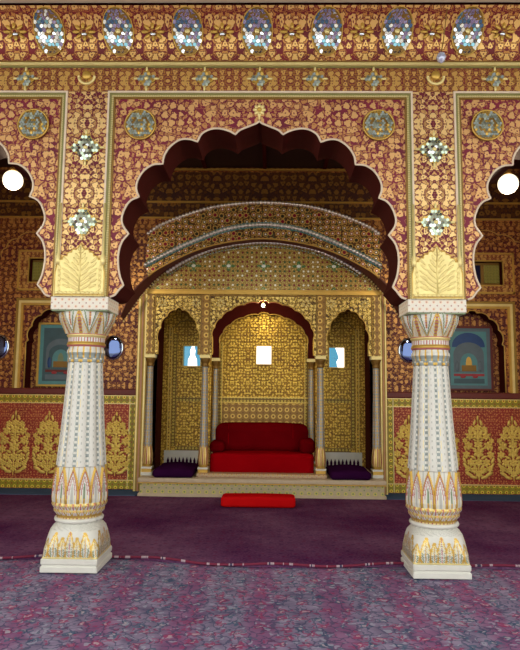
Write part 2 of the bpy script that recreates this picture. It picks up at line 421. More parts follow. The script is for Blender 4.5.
# ------------------------------------------------------------------ big arcade wall
segs = [[(-1.345, 2.432), (-1.30, 2.45), (-1.262, 2.50), (-1.225, 2.54)],
        [(-1.225, 2.54), (-1.262, 2.63), (-1.282, 2.75), (-1.278, 2.86), (-1.250, 2.95), (-1.195, 3.02)],
        [(-1.195, 3.02), (-1.250, 3.10), (-1.262, 3.18), (-1.228, 3.28), (-1.180, 3.34), (-1.110, 3.372)],
        [(-1.110, 3.372), (-1.135, 3.44), (-1.130, 3.52), (-1.075, 3.62), (-.99, 3.68), (-.897, 3.69)],
        [(-.897, 3.69), (-.885, 3.77), (-.83, 3.86), (-.74, 3.925), (-.65, 3.93), (-.577, 3.906)],
        [(-.577, 3.906), (-.54, 3.98), (-.46, 4.028), (-.37, 4.035), (-.28, 4.01), (-.224, 3.978)],
        [(-.224, 3.978), (-.18, 4.02), (-.10, 4.055), (-.03, 4.085), (0, 4.108)]]
half = []
for s_ in segs:
    q = spline(s_, 4); half += q if not half else q[1:]
ARCH = half + [(-x, z) for x, z in reversed(half[:-1])]
BAYW = 3.24; CX = 1.62; F = -.25
poly = []
xs = [(-BAYW), 0, BAYW]
poly.append((-4.86, 2.432))
for c in xs: poly += [(c + x, z) for x, z in ARCH]
poly += [(4.86, 2.432), (4.86, 4.66), (-4.86, 4.66)]
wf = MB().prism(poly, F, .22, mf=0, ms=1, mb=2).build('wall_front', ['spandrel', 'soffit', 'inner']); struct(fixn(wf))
for k, c in enumerate(xs):   # painted white lip round each arch
    MB().tube([(c + x, F - .004, z) for x, z in ARCH], .010, n=6, sy=.9).build('arch_lip', 'white', wf, label='white moulded lip of the scalloped arch')
# band above the arches and long mouldings
MB().box(-4.86, 4.86, F - .012, F, 4.392, 4.64).build('painted_band', 'band', wf)
for z0, z1, d, m in ((4.640, 4.668, .05, 'goldlight'), (4.668, 4.680, .055, 'golddark'), (4.626, 4.640, .03, 'olive')):
    MB().box(-4.86, 4.86, F - d, F, z0, z1, bev=.004).build('moulding', m, wf)
def frame_ring(x0, x1, z0, z1, t, y, th, mats):
    """three-sided moulding: nested strips, open at the bottom"""
    mb = MB(); k = len(mats); w = t / k
    for i in range(k):
        a, b = i * w, (i + 1) * w; d = th - .006 * i
        mb.box(x0 + a, x0 + b, y - d, y, z0, z1 - b, i); mb.box(x1 - b, x1 - a, y - d, y, z0, z1 - b, i); mb.box(x0 + a, x1 - a, y - d, y, z1 - b, z1 - a, i)
    return mb
for c in xs:
    frame_ring(c - 1.43, c + 1.43, 2.432, 4.392, .07, F, .03, ['white', 'olive', 'line', 'golddark']).build('spandrel_frame', ['white', 'olive', 'line', 'golddark'], wf)
for c in (-4.86, -1.62, 1.62, 4.86):
    x0, x1 = max(c - .19, -4.86), min(c + .19, 4.86)
    MB().box(x0, x1, F - .012, F, 2.44, 4.392).build('pilaster_panel', 'pilaster', wf, uvo=(0, 0))
# thin side colonnettes at the lower ends of the pilasters
for c in (-1.62, 1.62):
    for s in (-1, 1):
        MB().lathe([(.022, 2.72), (.026, 2.76), (.022, 2.80), (.012, 2.83), (.012, 3.3)], 8, (c + s * .205, F - .03, 0), mi=0).build('colonnette', 'goldlight', wf)

# leaning frieze above
prof = [(F - .03, 4.680), (F - .045, 4.80), (F - .10, 4.91), (F - .19, 5.01), (F - .29, 5.075)]
def frieze_pt(t):
    t = max(0, min(.9999, t)) * (len(prof) - 1); i = int(t); f_ = t - i
    return prof[i][0] + (prof[i + 1][0] - prof[i][0]) * f_, prof[i][1] + (prof[i + 1][1] - prof[i][1]) * f_
mb = MB(); n = 12; vs = []
for i in range(n + 1):
    y, z = frieze_pt(i / n); vs += [(-4.86, y, z), (4.86, y, z)]
mb.add(vs, [[2 * i, 2 * i + 1, 2 * i + 3, 2 * i + 2] for i in range(n)], 0, True)
mb.box(-4.86, 4.86, F + .02, F + .12, 4.66, 5.14)
fr = struct(mb.build('trim_1', ['frieze']))
MB().box(-4.86, 4.86, F - .40, F - .27, 5.105, 5.138, bev=.01).build('crown_moulding', 'white', fr)
MB().box(-4.86, 4.86, F - .43, F - .38, 5.098, 5.112).build('crown_moulding', 'golddark', fr)

# ------------------------------------------------------------------ mirror-work medallions
def facet_disc(mb, rx, rz, pitch, fn, mats_n, surf=lambda x, z: (x, -.012, z), tilt=.25, seed=1):
    R = random.Random(seed); row = 0; z = -rz
    while z < rz:
        x = -rx + (pitch / 2 if row % 2 else 0)
        while x < rx:
            if fn(x, z):
                k = R.randrange(mats_n); tx, tz = R.uniform(-tilt, tilt), R.uniform(-tilt, tilt); r = pitch * .52
                ring = []; base = []
                for i in range(6):
                    a = pi / 6 + i * pi / 3; px, pz = x + r * cos(a), z + r * sin(a)
                    X, Y, Z = surf(px, pz); ring.append((X, Y - .004 + (px - x) * tx + (pz - z) * tz, Z)); base.append((X, Y + .01, Z))
                mb.add(ring + base, [[0, 1, 2, 3, 4, 5]] + [[i, i + 6, (i + 1) % 6 + 6, (i + 1) % 6] for i in range(6)], k)
            x += pitch
        z += pitch * .866; row += 1
    return mb
# frieze medallions: tall ovals that follow the lean of the frieze
def fsurf(x, s):  # s runs along the profile, 0 at its middle
    y, z = frieze_pt(.53 + s / .50); return (x, y - .016 + F * 0, z)
names = ['at the far left of the frieze', 'second from the left in the frieze', 'third from the left in the frieze', 'in the middle of the frieze above the arch point',
         'third from the right in the frieze', 'second from the right in the frieze', 'at the far right of the frieze']
def fmed(i, x):
    t = thing('mirror_medallion', 'oval silver blue mirror mosaic medallion ' + names[i], 'medallion', (x, 0, 0), 'oval mirror medallions on the frieze')
    rx, rs = .135, .205
    ring = [(rx * 1.02 * cos(a), rs * 1.0 * sin(a)) for a in [2 * pi * k / 28 for k in range(28)]]
    b = MB(); pts = [fsurf(*p) for p in ring]; back = [(p[0], p[1] + .03, p[2]) for p in pts]
    ctr = fsurf(0, 0); N = 28
    rr = [fsurf(p[0] * .5, p[1] * .5) for p in ring]
    b.add([ctr] + rr + pts + back, [[0, 1 + (k + 1) % N, 1 + k] for k in range(N)] + [[1 + k, 1 + (k + 1) % N, 1 + N + (k + 1) % N, 1 + N + k] for k in range(N)] + [[1 + N + k, 1 + N + (k + 1) % N, 1 + 2 * N + (k + 1) % N, 1 + 2 * N + k] for k in range(N)])
    b.build('backing', 'golddark', t)
    facet_disc(MB(), rx, rs, .036, lambda x_, z_: (x_ / rx) ** 2 + (z_ / rs) ** 2 < .93 and (x_ ** 2 + z_ ** 2) > .0011, 3, fsurf, seed=3).build('mirror_mosaic', ['silver', 'silverb', 'silver'], t)
    MB().tube([fsurf(p[0] * 1.04, p[1] * 1.03) for p in ring], .005, closed=True).build('rim', 'goldplain', t)
    y0 = fsurf(0, 0); MB().blob((0, y0[1] - .008, y0[2]), .026, .012, .026).build('boss', 'goldlight', t)
    return t
for i in range(7): fmed(i, -1.977 + i * .650)
# small mirror rosettes between them
sn = ['left edge of the frieze', 'between first and second ovals', 'between second and third ovals', 'between third and fourth ovals', 'between fourth and fifth ovals', 'between fifth and sixth ovals', 'between sixth and seventh ovals', 'right edge of the frieze']
for i in range(8):
    x = -1.977 - .325 + i * .650
    t = thing('mirror_rosette', 'small gilt rosette with a mirror chip, ' + sn[i], 'rosette', (x, 0, 0), 'small rosettes on the frieze')
    b = MB()
    for k in range(8):
        a = k * pi / 4; p = fsurf(.075 * cos(a), .05 * sin(a)); b.blob((p[0], p[1] + .002, p[2]), .038, .012, .018, a, 0)
    b.build('petal_ring', 'olive' if False else 'goldplain', t)
    p = fsurf(0, -.018); MB().blob((p[0], p[1] - .004, p[2]), .030, .014, .024).build('mirror_chip', 'silver', t)

def round_med(x, z, label):
    t = thing('spandrel_medallion', label, 'medallion', (x, F - .012, z), 'round mosaic medallions in the arch spandrels')
    MB().lathe([(.148, 0), (.148, .012), (.135, .018)], 32, mi=0, axis='y').build('backing', 'golddark', t)
    R_ = .13
    facet_disc(MB(), R_, R_, .024, lambda a, b: a * a + b * b < (R_ * .98) ** 2 and abs((a * a + b * b) ** .5 - .07) > .008, 4, lambda a, b: (a, -.019, b), tilt=.2, seed=5).build('mosaic', ['dullg', 'grey', 'dullg', 'goldplain'], t)
    MB().tube([(.143 * cos(2 * pi * k / 32), -.016, .143 * sin(2 * pi * k / 32)) for k in range(32)], .008, closed=True).build('rim', 'goldplain', t)
for x, l in ((-1.115, 'grey green round medallion in the central arch upper left corner'), (1.112, 'grey green round medallion in the central arch upper right corner'),
             (-2.125, 'grey green round medallion in the left side arch corner'), (2.115, 'grey green round medallion in the right side arch corner')):
    round_med(x, 4.064, l)

def quatre(x, z, label, s=.135, group='mirror stars on the pilasters', y=F - .018, mats=('silverg', 'silver', 'dullg')):
    t = thing('mirror_star', label, 'ornament', (x, y, z), group)
    def rad(a): return s * (.70 + .30 * abs(cos(2 * a)) ** 1.5)
    ring = [(rad(2 * pi * k / 64) * cos(2 * pi * k / 64), rad(2 * pi * k / 64) * sin(2 * pi * k / 64)) for k in range(64)]
    MB().prism(ring, -.006, .006).build('backing', ['goldplain', 'golddark'], t)
    facet_disc(MB(), s, s, .030, lambda a, b: sqrt(a * a + b * b) < rad(atan2(b, a)) * .9, 3, lambda a, b: (a, -.010, b), seed=9).build('mosaic', list(mats), t)
    MB().blob((0, -.014, 0), .022, .012, .022).build('boss', 'goldlight', t)
    for q in range(4):
        a = q * pi / 2
        MB().blob((s * 1.12 * cos(a), -.006, s * 1.12 * sin(a)), .03, .010, .012, a).build('tip_leaf', 'goldlight', t)
quatre(-1.62, 3.838, 'upper mirror star on the left pilaster'); quatre(-1.62, 3.13, 'lower mirror star on the left pilaster, just above the gilt fan')
quatre(1.62, 3.83, 'upper mirror star on the right pilaster'); quatre(1.62, 3.14, 'lower mirror star on the right pilaster, just above the gilt fan')
bx = [(-2.22, 'on the band above the left side arch'), (-1.07, 'on the band above the central arch, far left'), (-.52, 'on the band left of the arch point'), (.0, 'on the band above the arch point'), (.52, 'on the band right of the arch point'), (1.07, 'on the band above the central arch, far right'), (2.20, 'on the band above the right side arch')]
for x, l in bx: quatre(x, 4.515, 'small dull green star ornament ' + l, .085, 'small stars on the painted band', F - .018, ('dullg', 'grey', 'goldplain'))
for c, l in ((-1.64, 'left'), (1.65, 'right')):
    t = thing('crescent_ornament', f'gilt sun and crescent boss above the {l} pilaster', 'ornament', (c, F - .018, 4.54), 'sun and crescent bosses on the band')
    MB().tube([(.075 * cos(a), -.004, .075 * sin(a)) for a in [pi * 1.0 + pi * k / 14 for k in range(15)]], .014, mi=0).build('crescent', 'goldlight', t)
    MB().blob((0, -.004, .01), .045, .02, .045, u=16, w=8).build('sun', 'goldplain', t)
t = thing('apex_rosette', 'bright gold flower rosette above the point of the central arch', 'rosette', (0, F - .005, 4.215))
b = MB()
for k in range(8): b.blob((.038 * cos(k * pi / 4), -.006, .038 * sin(k * pi / 4)), .026, .012, .017, k * pi / 4)
b.build('petal_ring', 'goldlight', t); MB().blob((0, -.014, 0), .022, .014, .022).build('boss', 'goldplain', t); MB().lathe([(.008, -.095), (.012, -.06), (.02, -.04)], 8, (0, 0, 0)).build('stem', 'goldlight', t)

# gilt fan at the foot of each pilaster
def fan(x, label):
    t = thing('gilded_fan', label, 'relief panel', (x, F - .012, 2.432), 'gilt fans above the two columns')
    o = [(-.232, 0), (-.232, .22), (-.215, .30)]
    for p, q in (((-.215, .30), (-.17, .335)), ((-.17, .335), (-.125, .37)), ((-.125, .37), (-.085, .405)), ((-.085, .405), (-.04, .43))): o += bulge(p, q, .018, 5)
    o += [(-.04, .43), (-.02, .455), (0, .49)]; o = o + [(-a, b_) for a, b_ in reversed(o[:-1])]
    MB().prism(o, -.03, 0, ms=0).build('fan_plate', 'goldlight', t)
    b = MB()
    b.tube([(0, -.03, .02), (0, -.03, .46)], .008, n=5)
    for j in range(8):
        z_ = .06 + j * .048; L = (.07, .075, .075, .07, .06, .05, .04, .028)[j]
        for sx in (-1, 1):
            an = .55 + .08 * j; an = an if sx > 0 else pi - an
            b.blob((sx * (L * .75), -.028, z_ + .02), L, .010, .014, an)
            if j < 6:
                b.blob((sx * (.12 + .008 * (j % 2)), -.028, z_ + .03), .045, .009, .013, an * .8 if sx > 0 else pi - (.55 + .08 * j) * .8)
                if j < 5: b.blob((sx * .185, -.028, z_ + .01), .032, .009, .014, 1.2 if sx > 0 else pi - 1.2)
    e_ = MB()
    for k in range(11): e_.blob((-.2 + k * .04, -.032, .028), .024, .010, .016)
    e_.build('bead_edge', 'goldlight', t)
    b.build('leaf_relief', 'goldlight', t)
    MB().tube([(a * .97, -.032, .01 + b_ * .97) for a, b_ in o], .005, closed=True).build('edge_line', 'goldplain', t)
fan(-1.62, 'pale gold leaf-crested fan above the left column'); fan(1.62, 'pale gold leaf-crested fan above the right column')

# ------------------------------------------------------------------ painted columns
def painted_lathe(zs, fn, n=264):
    """fn(theta, z) -> (radius, material)"""
    vs = []; fs = []; mi = []
    for z in zs:
        for i in range(n):
            a = 2 * pi * i / n; r, _ = fn(a, z); vs.append((r * cos(a), r * sin(a), z))
    for j in range(len(zs) - 1):
        for i in range(n):
            fs.append([j * n + i, j * n + (i + 1) % n, (j + 1) * n + (i + 1) % n, (j + 1) * n + i])
            mi.append(fn(2 * pi * (i + .5) / n, (zs[j] + zs[j + 1]) / 2)[1])
    fs.append(list(range(n - 1, -1, -1))); mi.append(0); fs.append([(len(zs) - 1) * n + i for i in range(n)]); mi.append(0)
    m = MB(); m.add(vs, fs, mi, True); return m
def lerp(tab, z):
    for (a, ra), (b_, rb) in zip(tab, tab[1:]):
        if a <= z <= b_: t = (z - a) / (b_ - a); t = t * t * (3 - 2 * t) if False else t; return ra + (rb - ra) * t
    return tab[-1][1] if z > tab[-1][0] else tab[0][1]
PM = ['marble', 'goldplain', 'pink', 'green', 'grey', 'goldlight', 'marblegrey']
M['marblegrey'] = flat('greyed marble', (.52, .53, .46), .4)
M['pink'] = flat('faded red paint', (.50, .15, .14), .5)
def saw(a, n, ph=0.0): return ((a / (2 * pi) * n + ph) % 1.0)  # 0..1 in each sector
def shaft(a, z):
    R = lerp([(.40, .185), (.44, .19), (.50, .215), (.56, .237), (.62, .243), (.72, .238), (.88, .222), (1.21, .194), (1.68, .163), (1.90, .150)], z)
    s = saw(a, 12); d = abs(s - .5) * 2       # 0 rib centre, 1 valley
    zt = .885                                  # tips of the lotus petals
    m = 0
    if z > .90:
        R *= 1 + .085 * (cos((s - .5) * pi) - .75)
        if d > .76:
            R += .004 * max(0, sin(z * 2 * pi / .047)); m = 4 if (z / .047) % 1 < .55 else 0
        elif .62 < d <= .76: m = 0 if (z / .047) % 1 < .5 else 6
        elif .42 < d < .50: m = 5 if (z / .11) % 1 < .62 else 0
        elif d < .06: m = 6 if (z / .055) % 1 < .35 else 0
        if z > 1.84: m = (1 if d > .5 else 4) if z < 1.865 else (4 if d > .35 else 0); R += .010
        return R, m
    if z < .47: # neck ring
        return (.19 if z < .455 else .203), (1 if z < .42 or z > .455 else (2 if saw(a, 36) < .3 else 5))
    # petals: outline half width falls to zero at the tip
    hz = (z - .60) / (zt - .60); w = 1 - max(0, hz) ** 2.4 if hz < 1 else 0; s14 = saw(a, 14); d = abs(s14 - .5) * 2
    if z > .585:
        e = d - w
        if e > .02 and hz > .3: R -= .012; m = 1 if e < .16 else (6 if d > .9 else 0)
        elif e > -.11: m = 1; R += .010
        elif e > -.24: m = 2; R += .006
        elif e > -.42: m = 0
        elif e > -.54: m = 2 if z > .66 else 5
        elif e > -.70: m = 0
        else: m = (3 if int(a / (2 * pi) * 14) % 2 else 6) if d < .16 else 0
        if z < .63 and m in (2, 3): m = 1
    else:                                      # curled gilt leaves round the bottom of the bulb
        zz = (z - .47) / .115; sg = saw(a, 24, .25 if zz > .5 else .0); dd = abs(sg - .5) * 2
        R += .012 * (1 - dd * dd) * sin(pi * ((zz * 2) % 1))
        q = (zz * 2) % 1
        m = 1 if abs(dd - (1 - q * .8)) < .17 else (2 if dd < .14 else (0 if q < .55 else 5))
        if zz < .07: m = 1
    return R, m
def capital(a, z):
    R = lerp([(1.90, .156), (1.93, .166), (1.985, .158), (1.99, .172), (2.01, .178), (2.03, .168), (2.07, .168), (2.09, .182), (2.105, .176), (2.13, .188), (2.18, .216), (2.24, .243), (2.285, .250), (2.306, .252)], z)
    if z < 1.985:
        s = abs(saw(a, 18) - .5) * 2; R += .010 * (1 - s * s) * (1 if z < 1.96 else .3); return R, (1 if s > .75 else (4 if z < 1.93 else 0))
    if z < 2.03: return R, 1 if z > 2.0 else 2
    if z < 2.07: return R, 2 if saw(a, 40) < .35 else 0
    if z < 2.105: return R, 5 if z < 2.095 else 2
    h = (z - 2.105) / .20; s = abs(saw(a, 8) - .5) * 2
    w = h ** .8 * .92                            # V-shaped leaves opening upwards
    R += .012 * (1 - min(1, abs(s - w * .5) * 3))
    if abs(s - w) < .06: return R + .006, 1
    if s < w:
        if abs(s - w * .55) < .06: return R, 3
        if s < .1 and h > .35: return R, 2 if (h * 9) % 1 < .5 else 1
        return R, 0
    q = 1 - s
    if q < .12 + .1 * (1 - h): return R, 1 if (h * 7) % 1 < .6 else 2
    return R, 0 if (h * 6 + s * 3) % 1 < .55 else 5
def sq_ring(hw, rr, z, n=8):
    """rounded square ring"""
    P = []
    for q in range(4):
        cx, cy = ((hw - rr) * (1 if q in (0, 3) else -1), (hw - rr) * (1 if q in (0, 1) else -1))
        for k in range(n + 1):
            a = q * pi / 2 + k * pi / 2 / n; P.append((cx + rr * cos(a), cy + rr * sin(a), z))
    return P
def make_column(x, label):
    t = thing('column', label, 'column', (x, 0, 0), 'white painted marble columns of the arcade')
    # plinth with two steps
    b = MB(); b.box(-.252, .252, -.252, .252, 0, .052, bev=.006); b.box(-.240, .240, -.240, .240, .052, .066); b.box(-.25, .25, -.25, .25, .066, .118, bev=.008)
    b.build('plinth', 'marble', t)
    # bell base, square plan with soft corners, painted leaves
    prof = [(.118, .246, .03), (.15, .245, .05), (.19, .248, .08), (.24, .244, .11), (.30, .238, .14), (.345, .228, .16), (.375, .212, .18), (.392, .197, .185), (.405, .190, .185)]
    zs = []; 
    for (a, b1, c1), (a2, b2, c2) in zip(prof, prof[1:]):
        for k in range(7): q = k / 7; zs.append((a + (a2 - a) * q, b1 + (b2 - b1) * q, c1 + (c2 - c1) * q))
    zs.append(prof[-1]); vs = []; fs = []; mi = []; nn = 18
    for z, hw, rr in zs: vs += sq_ring(hw, rr, z, nn)
    K = 4 * (nn + 1)
    # subdivide faces in the ring direction by resampling to even arc length
    def resample(ring, N):
        d = [0]; m_ = len(ring)
        for i in range(m_): d.append(d[-1] + (Vector(ring[(i + 1) % m_]) - Vector(ring[i])).length)
        out = []; j = 0
        for i in range(N):
            s = d[-1] * i / N
            while d[j + 1] < s: j += 1
            f_ = (s - d[j]) / max(1e-9, d[j + 1] - d[j]); out.append(tuple(Vector(ring[j % m_]).lerp(Vector(ring[(j + 1) % m_]), f_)))
        return out
    N = 200; rings = [resample(vs[i * K:(i + 1) * K], N) for i in range(len(zs))]; V = [p for r_ in rings for p in r_]
    def bm_(p):
        a = atan2(p[1], p[0]); z = p[2]; s = abs(saw(a + pi / 4, 4) - .5) * 2     # 0 mid face, 1 corner
        h = (z - .13) / .215
        if z < .132: return 5
        if h > 1.02: return 6 if (s * 14 + z * 30) % 1 < .22 else 0
        for c0, sp, ht in ((0, .16, 1.0), (.33, .13, .78), (.66, .15, .98), (1.0, .13, .7)):   # overlapping painted leaves
            u_ = abs(s - c0); hh = h / ht
            if 0 < hh < 1:
                w = sp * sin(pi * min(1, .25 + .75 * hh)) + .02
                if abs(u_ - w) < .028: return 1
                if u_ < w:
                    if u_ < .018: return 2 if c0 == 0 else 1
                    if abs(u_ - w * .55) < .018: return 5 if hh > .4 else 3
                    return 0 if (hh * 7 + u_ * 9) % 1 < .75 else 6
        return 6 if h < .25 else 0
    for j in range(len(zs) - 1):
        for i in range(N):
            f = [j * N + i, j * N + (i + 1) % N, (j + 1) * N + (i + 1) % N, (j + 1) * N + i]; fs.append(f)
            c = sum((Vector(V[q]) for q in f), Vector()) / 4; mi.append(bm_(c))
    fs.append(list(range(N - 1, -1, -1))); mi.append(0); fs.append([(len(zs) - 1) * N + i for i in range(N)]); mi.append(0)
    MB().add(V, fs, mi, True).build('base', PM, t)
    painted_lathe([.405 + (1.88 - .405) * k / 330 for k in range(331)], shaft).build('shaft', PM, t, label='tapering fluted shaft rising from painted lotus petals')
    ring = MB(); ring.tube([(.200 * cos(2 * pi * k / 48), .200 * sin(2 * pi * k / 48), .425) for k in range(48)], .020, 0, 8, True); ring.build('neck_ring', 'marble', t)
    painted_lathe([1.88 + (2.306 - 1.88) * k / 110 for k in range(111)], capital).build('capital', PM, t, label='cup shaped capital painted with gilt leaves')
    b = MB(); b.box(-.262, .262, -.262, .12, 2.312, 2.432, 0, .004); b.box(-.255, .255, -.255, .115, 2.300, 2.316, 1); b.build('abacus', ['abdots', 'green'], t, uvo=(0, -2.3095))
    return t
col = make_column(-1.62, 'white painted marble column at the left of the central arch')
dup(col, (1.62, 0, 0), 'white painted marble column at the right of the central arch')

# ------------------------------------------------------------------ hall behind
Y1 = 4.12
def rect(x0, x1, z0, z1): return [(x0, z0), (x1, z0), (x1, z1), (x0, z1)]
def shift(L, x): return [(a + x, b_) for a, b_ in L]
PXC = (-3.39, 3.40)
nich = [(-.505, 1.60)] + [(-.505, 2.35)] + [(-.43, 2.36)][:0] + [(a, b_) for a, b_ in cusped(.47, 2.38, 2.93, 3, .045)] + [(.505, 2.35), (.505, 1.60)]
holes = []
for c in PXC: holes += [shift(nich, c), rect(c - .50, c + .50, 3.34, 3.74)]
outer = [(-4.86, 0), (-1.80, 0), (-1.80, 3.19), (1.80, 3.19), (1.80, 0), (4.86, 0), (4.86, 5.32), (-4.86, 5.32)]
wb = struct(fixn(MB().prism(outer, Y1, Y1 + .26, holes, 0, 1, 1).build('wall_back', ['inner', 'soffit'])))
MB().prism([(-5.06, 0), (-1.80, 0), (-1.80, 3.19), (1.80, 3.19), (1.80, 0), (5.06, 0), (5.06, 5.4), (-5.06, 5.4)], Y1 + .26, Y1 + .42, (), 0, 0).build('wall_backing', ['inner'], wb)
# dado
for s in (-1, 1):
    x0, x1 = (-4.86, -2.02) if s < 0 else (1.97, 4.86)
    MB().box(x0, x1, Y1 - .03, Y1, 0, 1.50).build('dado_panel', 'dado', wb, label='rose red dado panel')
    b = MB()
    b.box(x0, x1, Y1 - .042, Y1 - .03, 1.37, 1.48); b.box(x0, x1, Y1 - .042, Y1 - .03, .02, .14)
    xi = (x1 - .11, x1) if s < 0 else (x0, x0 + .11); b.box(*xi, Y1 - .0425, Y1 - .03, .14, 1.37); b.build('dado_border', 'border', wb, uvo=(0, -.0475 + .055), label='yellow green beaded border')
    b = MB()
    for z in (1.355, 1.48, .145): b.box(x0, x1, Y1 - .048, Y1 - .03, z, z + .014)
    for x in ((x1 - .125, x1 - .012) if s < 0 else (x0 + .112, x0)): b.box(x, x + .012, Y1 - .048, Y1 - .03, .02, 1.49)
    b.build('dado_line', 'goldlight', wb)
    MB().box(x0, x1, Y1 - .075, Y1 + .02, 1.50, 1.595, bev=.012).build('dado_ledge', 'ledge', wb, label='dark red moulded ledge')
    a, b2 = (-2.015, -1.855) if s < 0 else (1.855, 1.965)
    q = MB(); q.box(a, b2, Y1 - .20, Y1 + .01, 0, 3.19, 0)
    for k in range(3): w3 = (b2 - a) / 3; xk = a + .012 + k * w3; q.box(xk, xk + w3 * .45, Y1 - .212, Y1 - .20, .0, 3.19, 1 + k % 2)
    q.build('jamb_strip', ['pierg', 'goldlight', 'pinkgold'], wb)
# bouquets
def bouquet():
    b = MB()
    def fl(x, z, r):
        for k in range(6): b.blob((x + r * .72 * cos(k * pi / 3 + .5), -.004, z + r * .72 * sin(k * pi / 3 + .5)), r * .56, .014, r * .42, k * pi / 3 + .5)
        b.blob((x, -.010, z), r * .32, .012, r * .32)
    def pair(x, z, r, f=fl):
        f(x, z, r); 
        if abs(x) > .001: f(-x, z, r)
    def leaf(x, z, L, a):
        for sx in (1, -1): b.blob((sx * x * 1.05, -.002, z), L * 1.2, .012, L * .5, a if sx > 0 else pi - a)
    pair(0, .82, .05); pair(0, .70, .065); pair(0, .56, .06); pair(0, .43, .07); pair(0, .28, .06); pair(.10, .80, .045); pair(.13, .69, .055); pair(.155, .54, .058); pair(.19, .40, .052); pair(.12, .28, .055)
    pair(.17, .18, .045); pair(.21, .62, .036); pair(.07, .16, .05); pair(0, .10, .05)
    for x, z, L, a in ((.05, .90, .045, 1.9), (.06, .77, .05, .6), (.12, .75, .045, 1.0), (.06, .49, .04, .4), (.08, .36, .045, .5), (.20, .50, .035, 1.2), (.21, .31, .05, 1.1), (.20, .23, .05, .9), (.15, .10, .06, .5), (.08, .05, .055, .25), (.06, .22, .04, .7), (.17, .71, .03, .8), (.05, .63, .03, .3)): leaf(x, z, L, a)
    b.tube([(0, -.004, 0), (0, -.004, .95)], .010, n=5)
    b.blob((0, -.004, .97), .018, .01, .05)
    return b
bq = None
words = ['beside the alcove', 'behind the column', 'between column and far side', 'farthest out']
for s, sn_ in ((-1, 'left'), (1, 'right')):
    for k in range(4):
        x = s * (2.335 + .545 * k) + (-.01 if s < 0 else 0)
        lab = f'gold flower bouquet relief on the {sn_} dado, ' + ['nearest the throne alcove', 'directly behind the white column', 'just outward of the white column', 'nearest the edge of the picture'][k]
        if bq is None: bq = bouquet().build('flower_relief', 'bouq'); tag(bq, lab, 'relief', 'gold bouquets on the dado'); o = bq
        else: o = dup(bq, label=lab)
        o.location = (x, Y1 - .040, .22)
# picture frames of moulding round the niches, upper windows, painted pictures
for ci, c in enumerate(PXC):
    sd = 'left' if c < 0 else 'right'
    b = frame_ring(c - .68, c + .68, 1.595, 3.07, .115, Y1, .045, [0, 0, 0]); b.build('niche_frame', ['pierg', 'goldlight', 'goldplain'], wb)
    MB().tube([(c + a, Y1 - .004, b_) for a, b_ in nich], .012, n=5).build('niche_lip', 'goldplain', wb)
    b = MB()
    for (x0, x1, z0, z1) in ((c - .67, c - .50, 3.22, 3.86), (c + .50, c + .67, 3.22, 3.86), (c - .50, c + .50, 3.74, 3.86), (c - .50, c + .50, 3.22, 3.34)): b.box(x0, x1, Y1 - .03, Y1, z0, z1)
    for (x0, x1, z0, z1) in ((c - .69, c + .69, 3.85, 3.88), (c - .69, c + .69, 3.20, 3.23), (c - .69, c - .66, 3.2, 3.88), (c + .66, c + .69, 3.2, 3.88), (c - .52, c + .52, 3.735, 3.755), (c - .52, c + .52, 3.325, 3.345), (c - .52, c - .50, 3.33, 3.75), (c + .50, c + .52, 3.33, 3.75)): b.box(x0, x1, Y1 - .045, Y1, z0, z1, 1)
    b.build('window_surround', ['band', 'goldplain'], wb)
    # small window: dark blue pane between pierced gilt screens
    w = MB(); w.box(c - .50, c + .50, Y1 + .10, Y1 + .14, 3.34, 3.40); w.box(c - .50, c + .50, Y1 + .10, Y1 + .14, 3.70, 3.74); w.box(c - .22, c - .17, Y1 + .09, Y1 + .14, 3.40, 3.70); w.box(c + .19, c + .24, Y1 + .09, Y1 + .14, 3.40, 3.70)
    w = struct(w.build('window_%d' % (ci + 1), 'golddark'))
    MB().box(c - .17, c + .19, Y1 + .11, Y1 + .125, 3.40, 3.70).build('pane', 'panedark', w)
    for (x0, x1) in ((c - .50, c - .22), (c + .24, c + .50)):
        j = MB(); k = 0
        nx = 5; nz_ = 6
        for i in range(nx + 1): xx = x0 + (x1 - x0) * i / nx; j.box(xx - .006, xx + .006, Y1 + .10, Y1 + .12, 3.40, 3.70)
        for i in range(nz_ + 1): zz = 3.40 + .30 * i / nz_; j.box(x0, x1, Y1 + .10, Y1 + .12, zz - .006, zz + .006)
        for i in range(nx):
            for q in range(nz_): j.blob((x0 + (x1 - x0) * (i + .5) / nx, Y1 + .105, 3.40 + .30 * (q + .5) / nz_), .018, .01, .018, u=6, w=4)
        j.box(x0, x1, Y1 + .15, Y1 + .16, 3.40, 3.70, 1)
        j.build('pierced_screen', ['jaali', 'green'], w)
    # relief arch above
    ar = cusped(.98, 3.75, 4.28, 4, .05)
    MB().tube([(c + a, Y1 - .004, b_) for a, b_ in ar], .009, n=5).build('relief_arch', 'goldplain', wb)
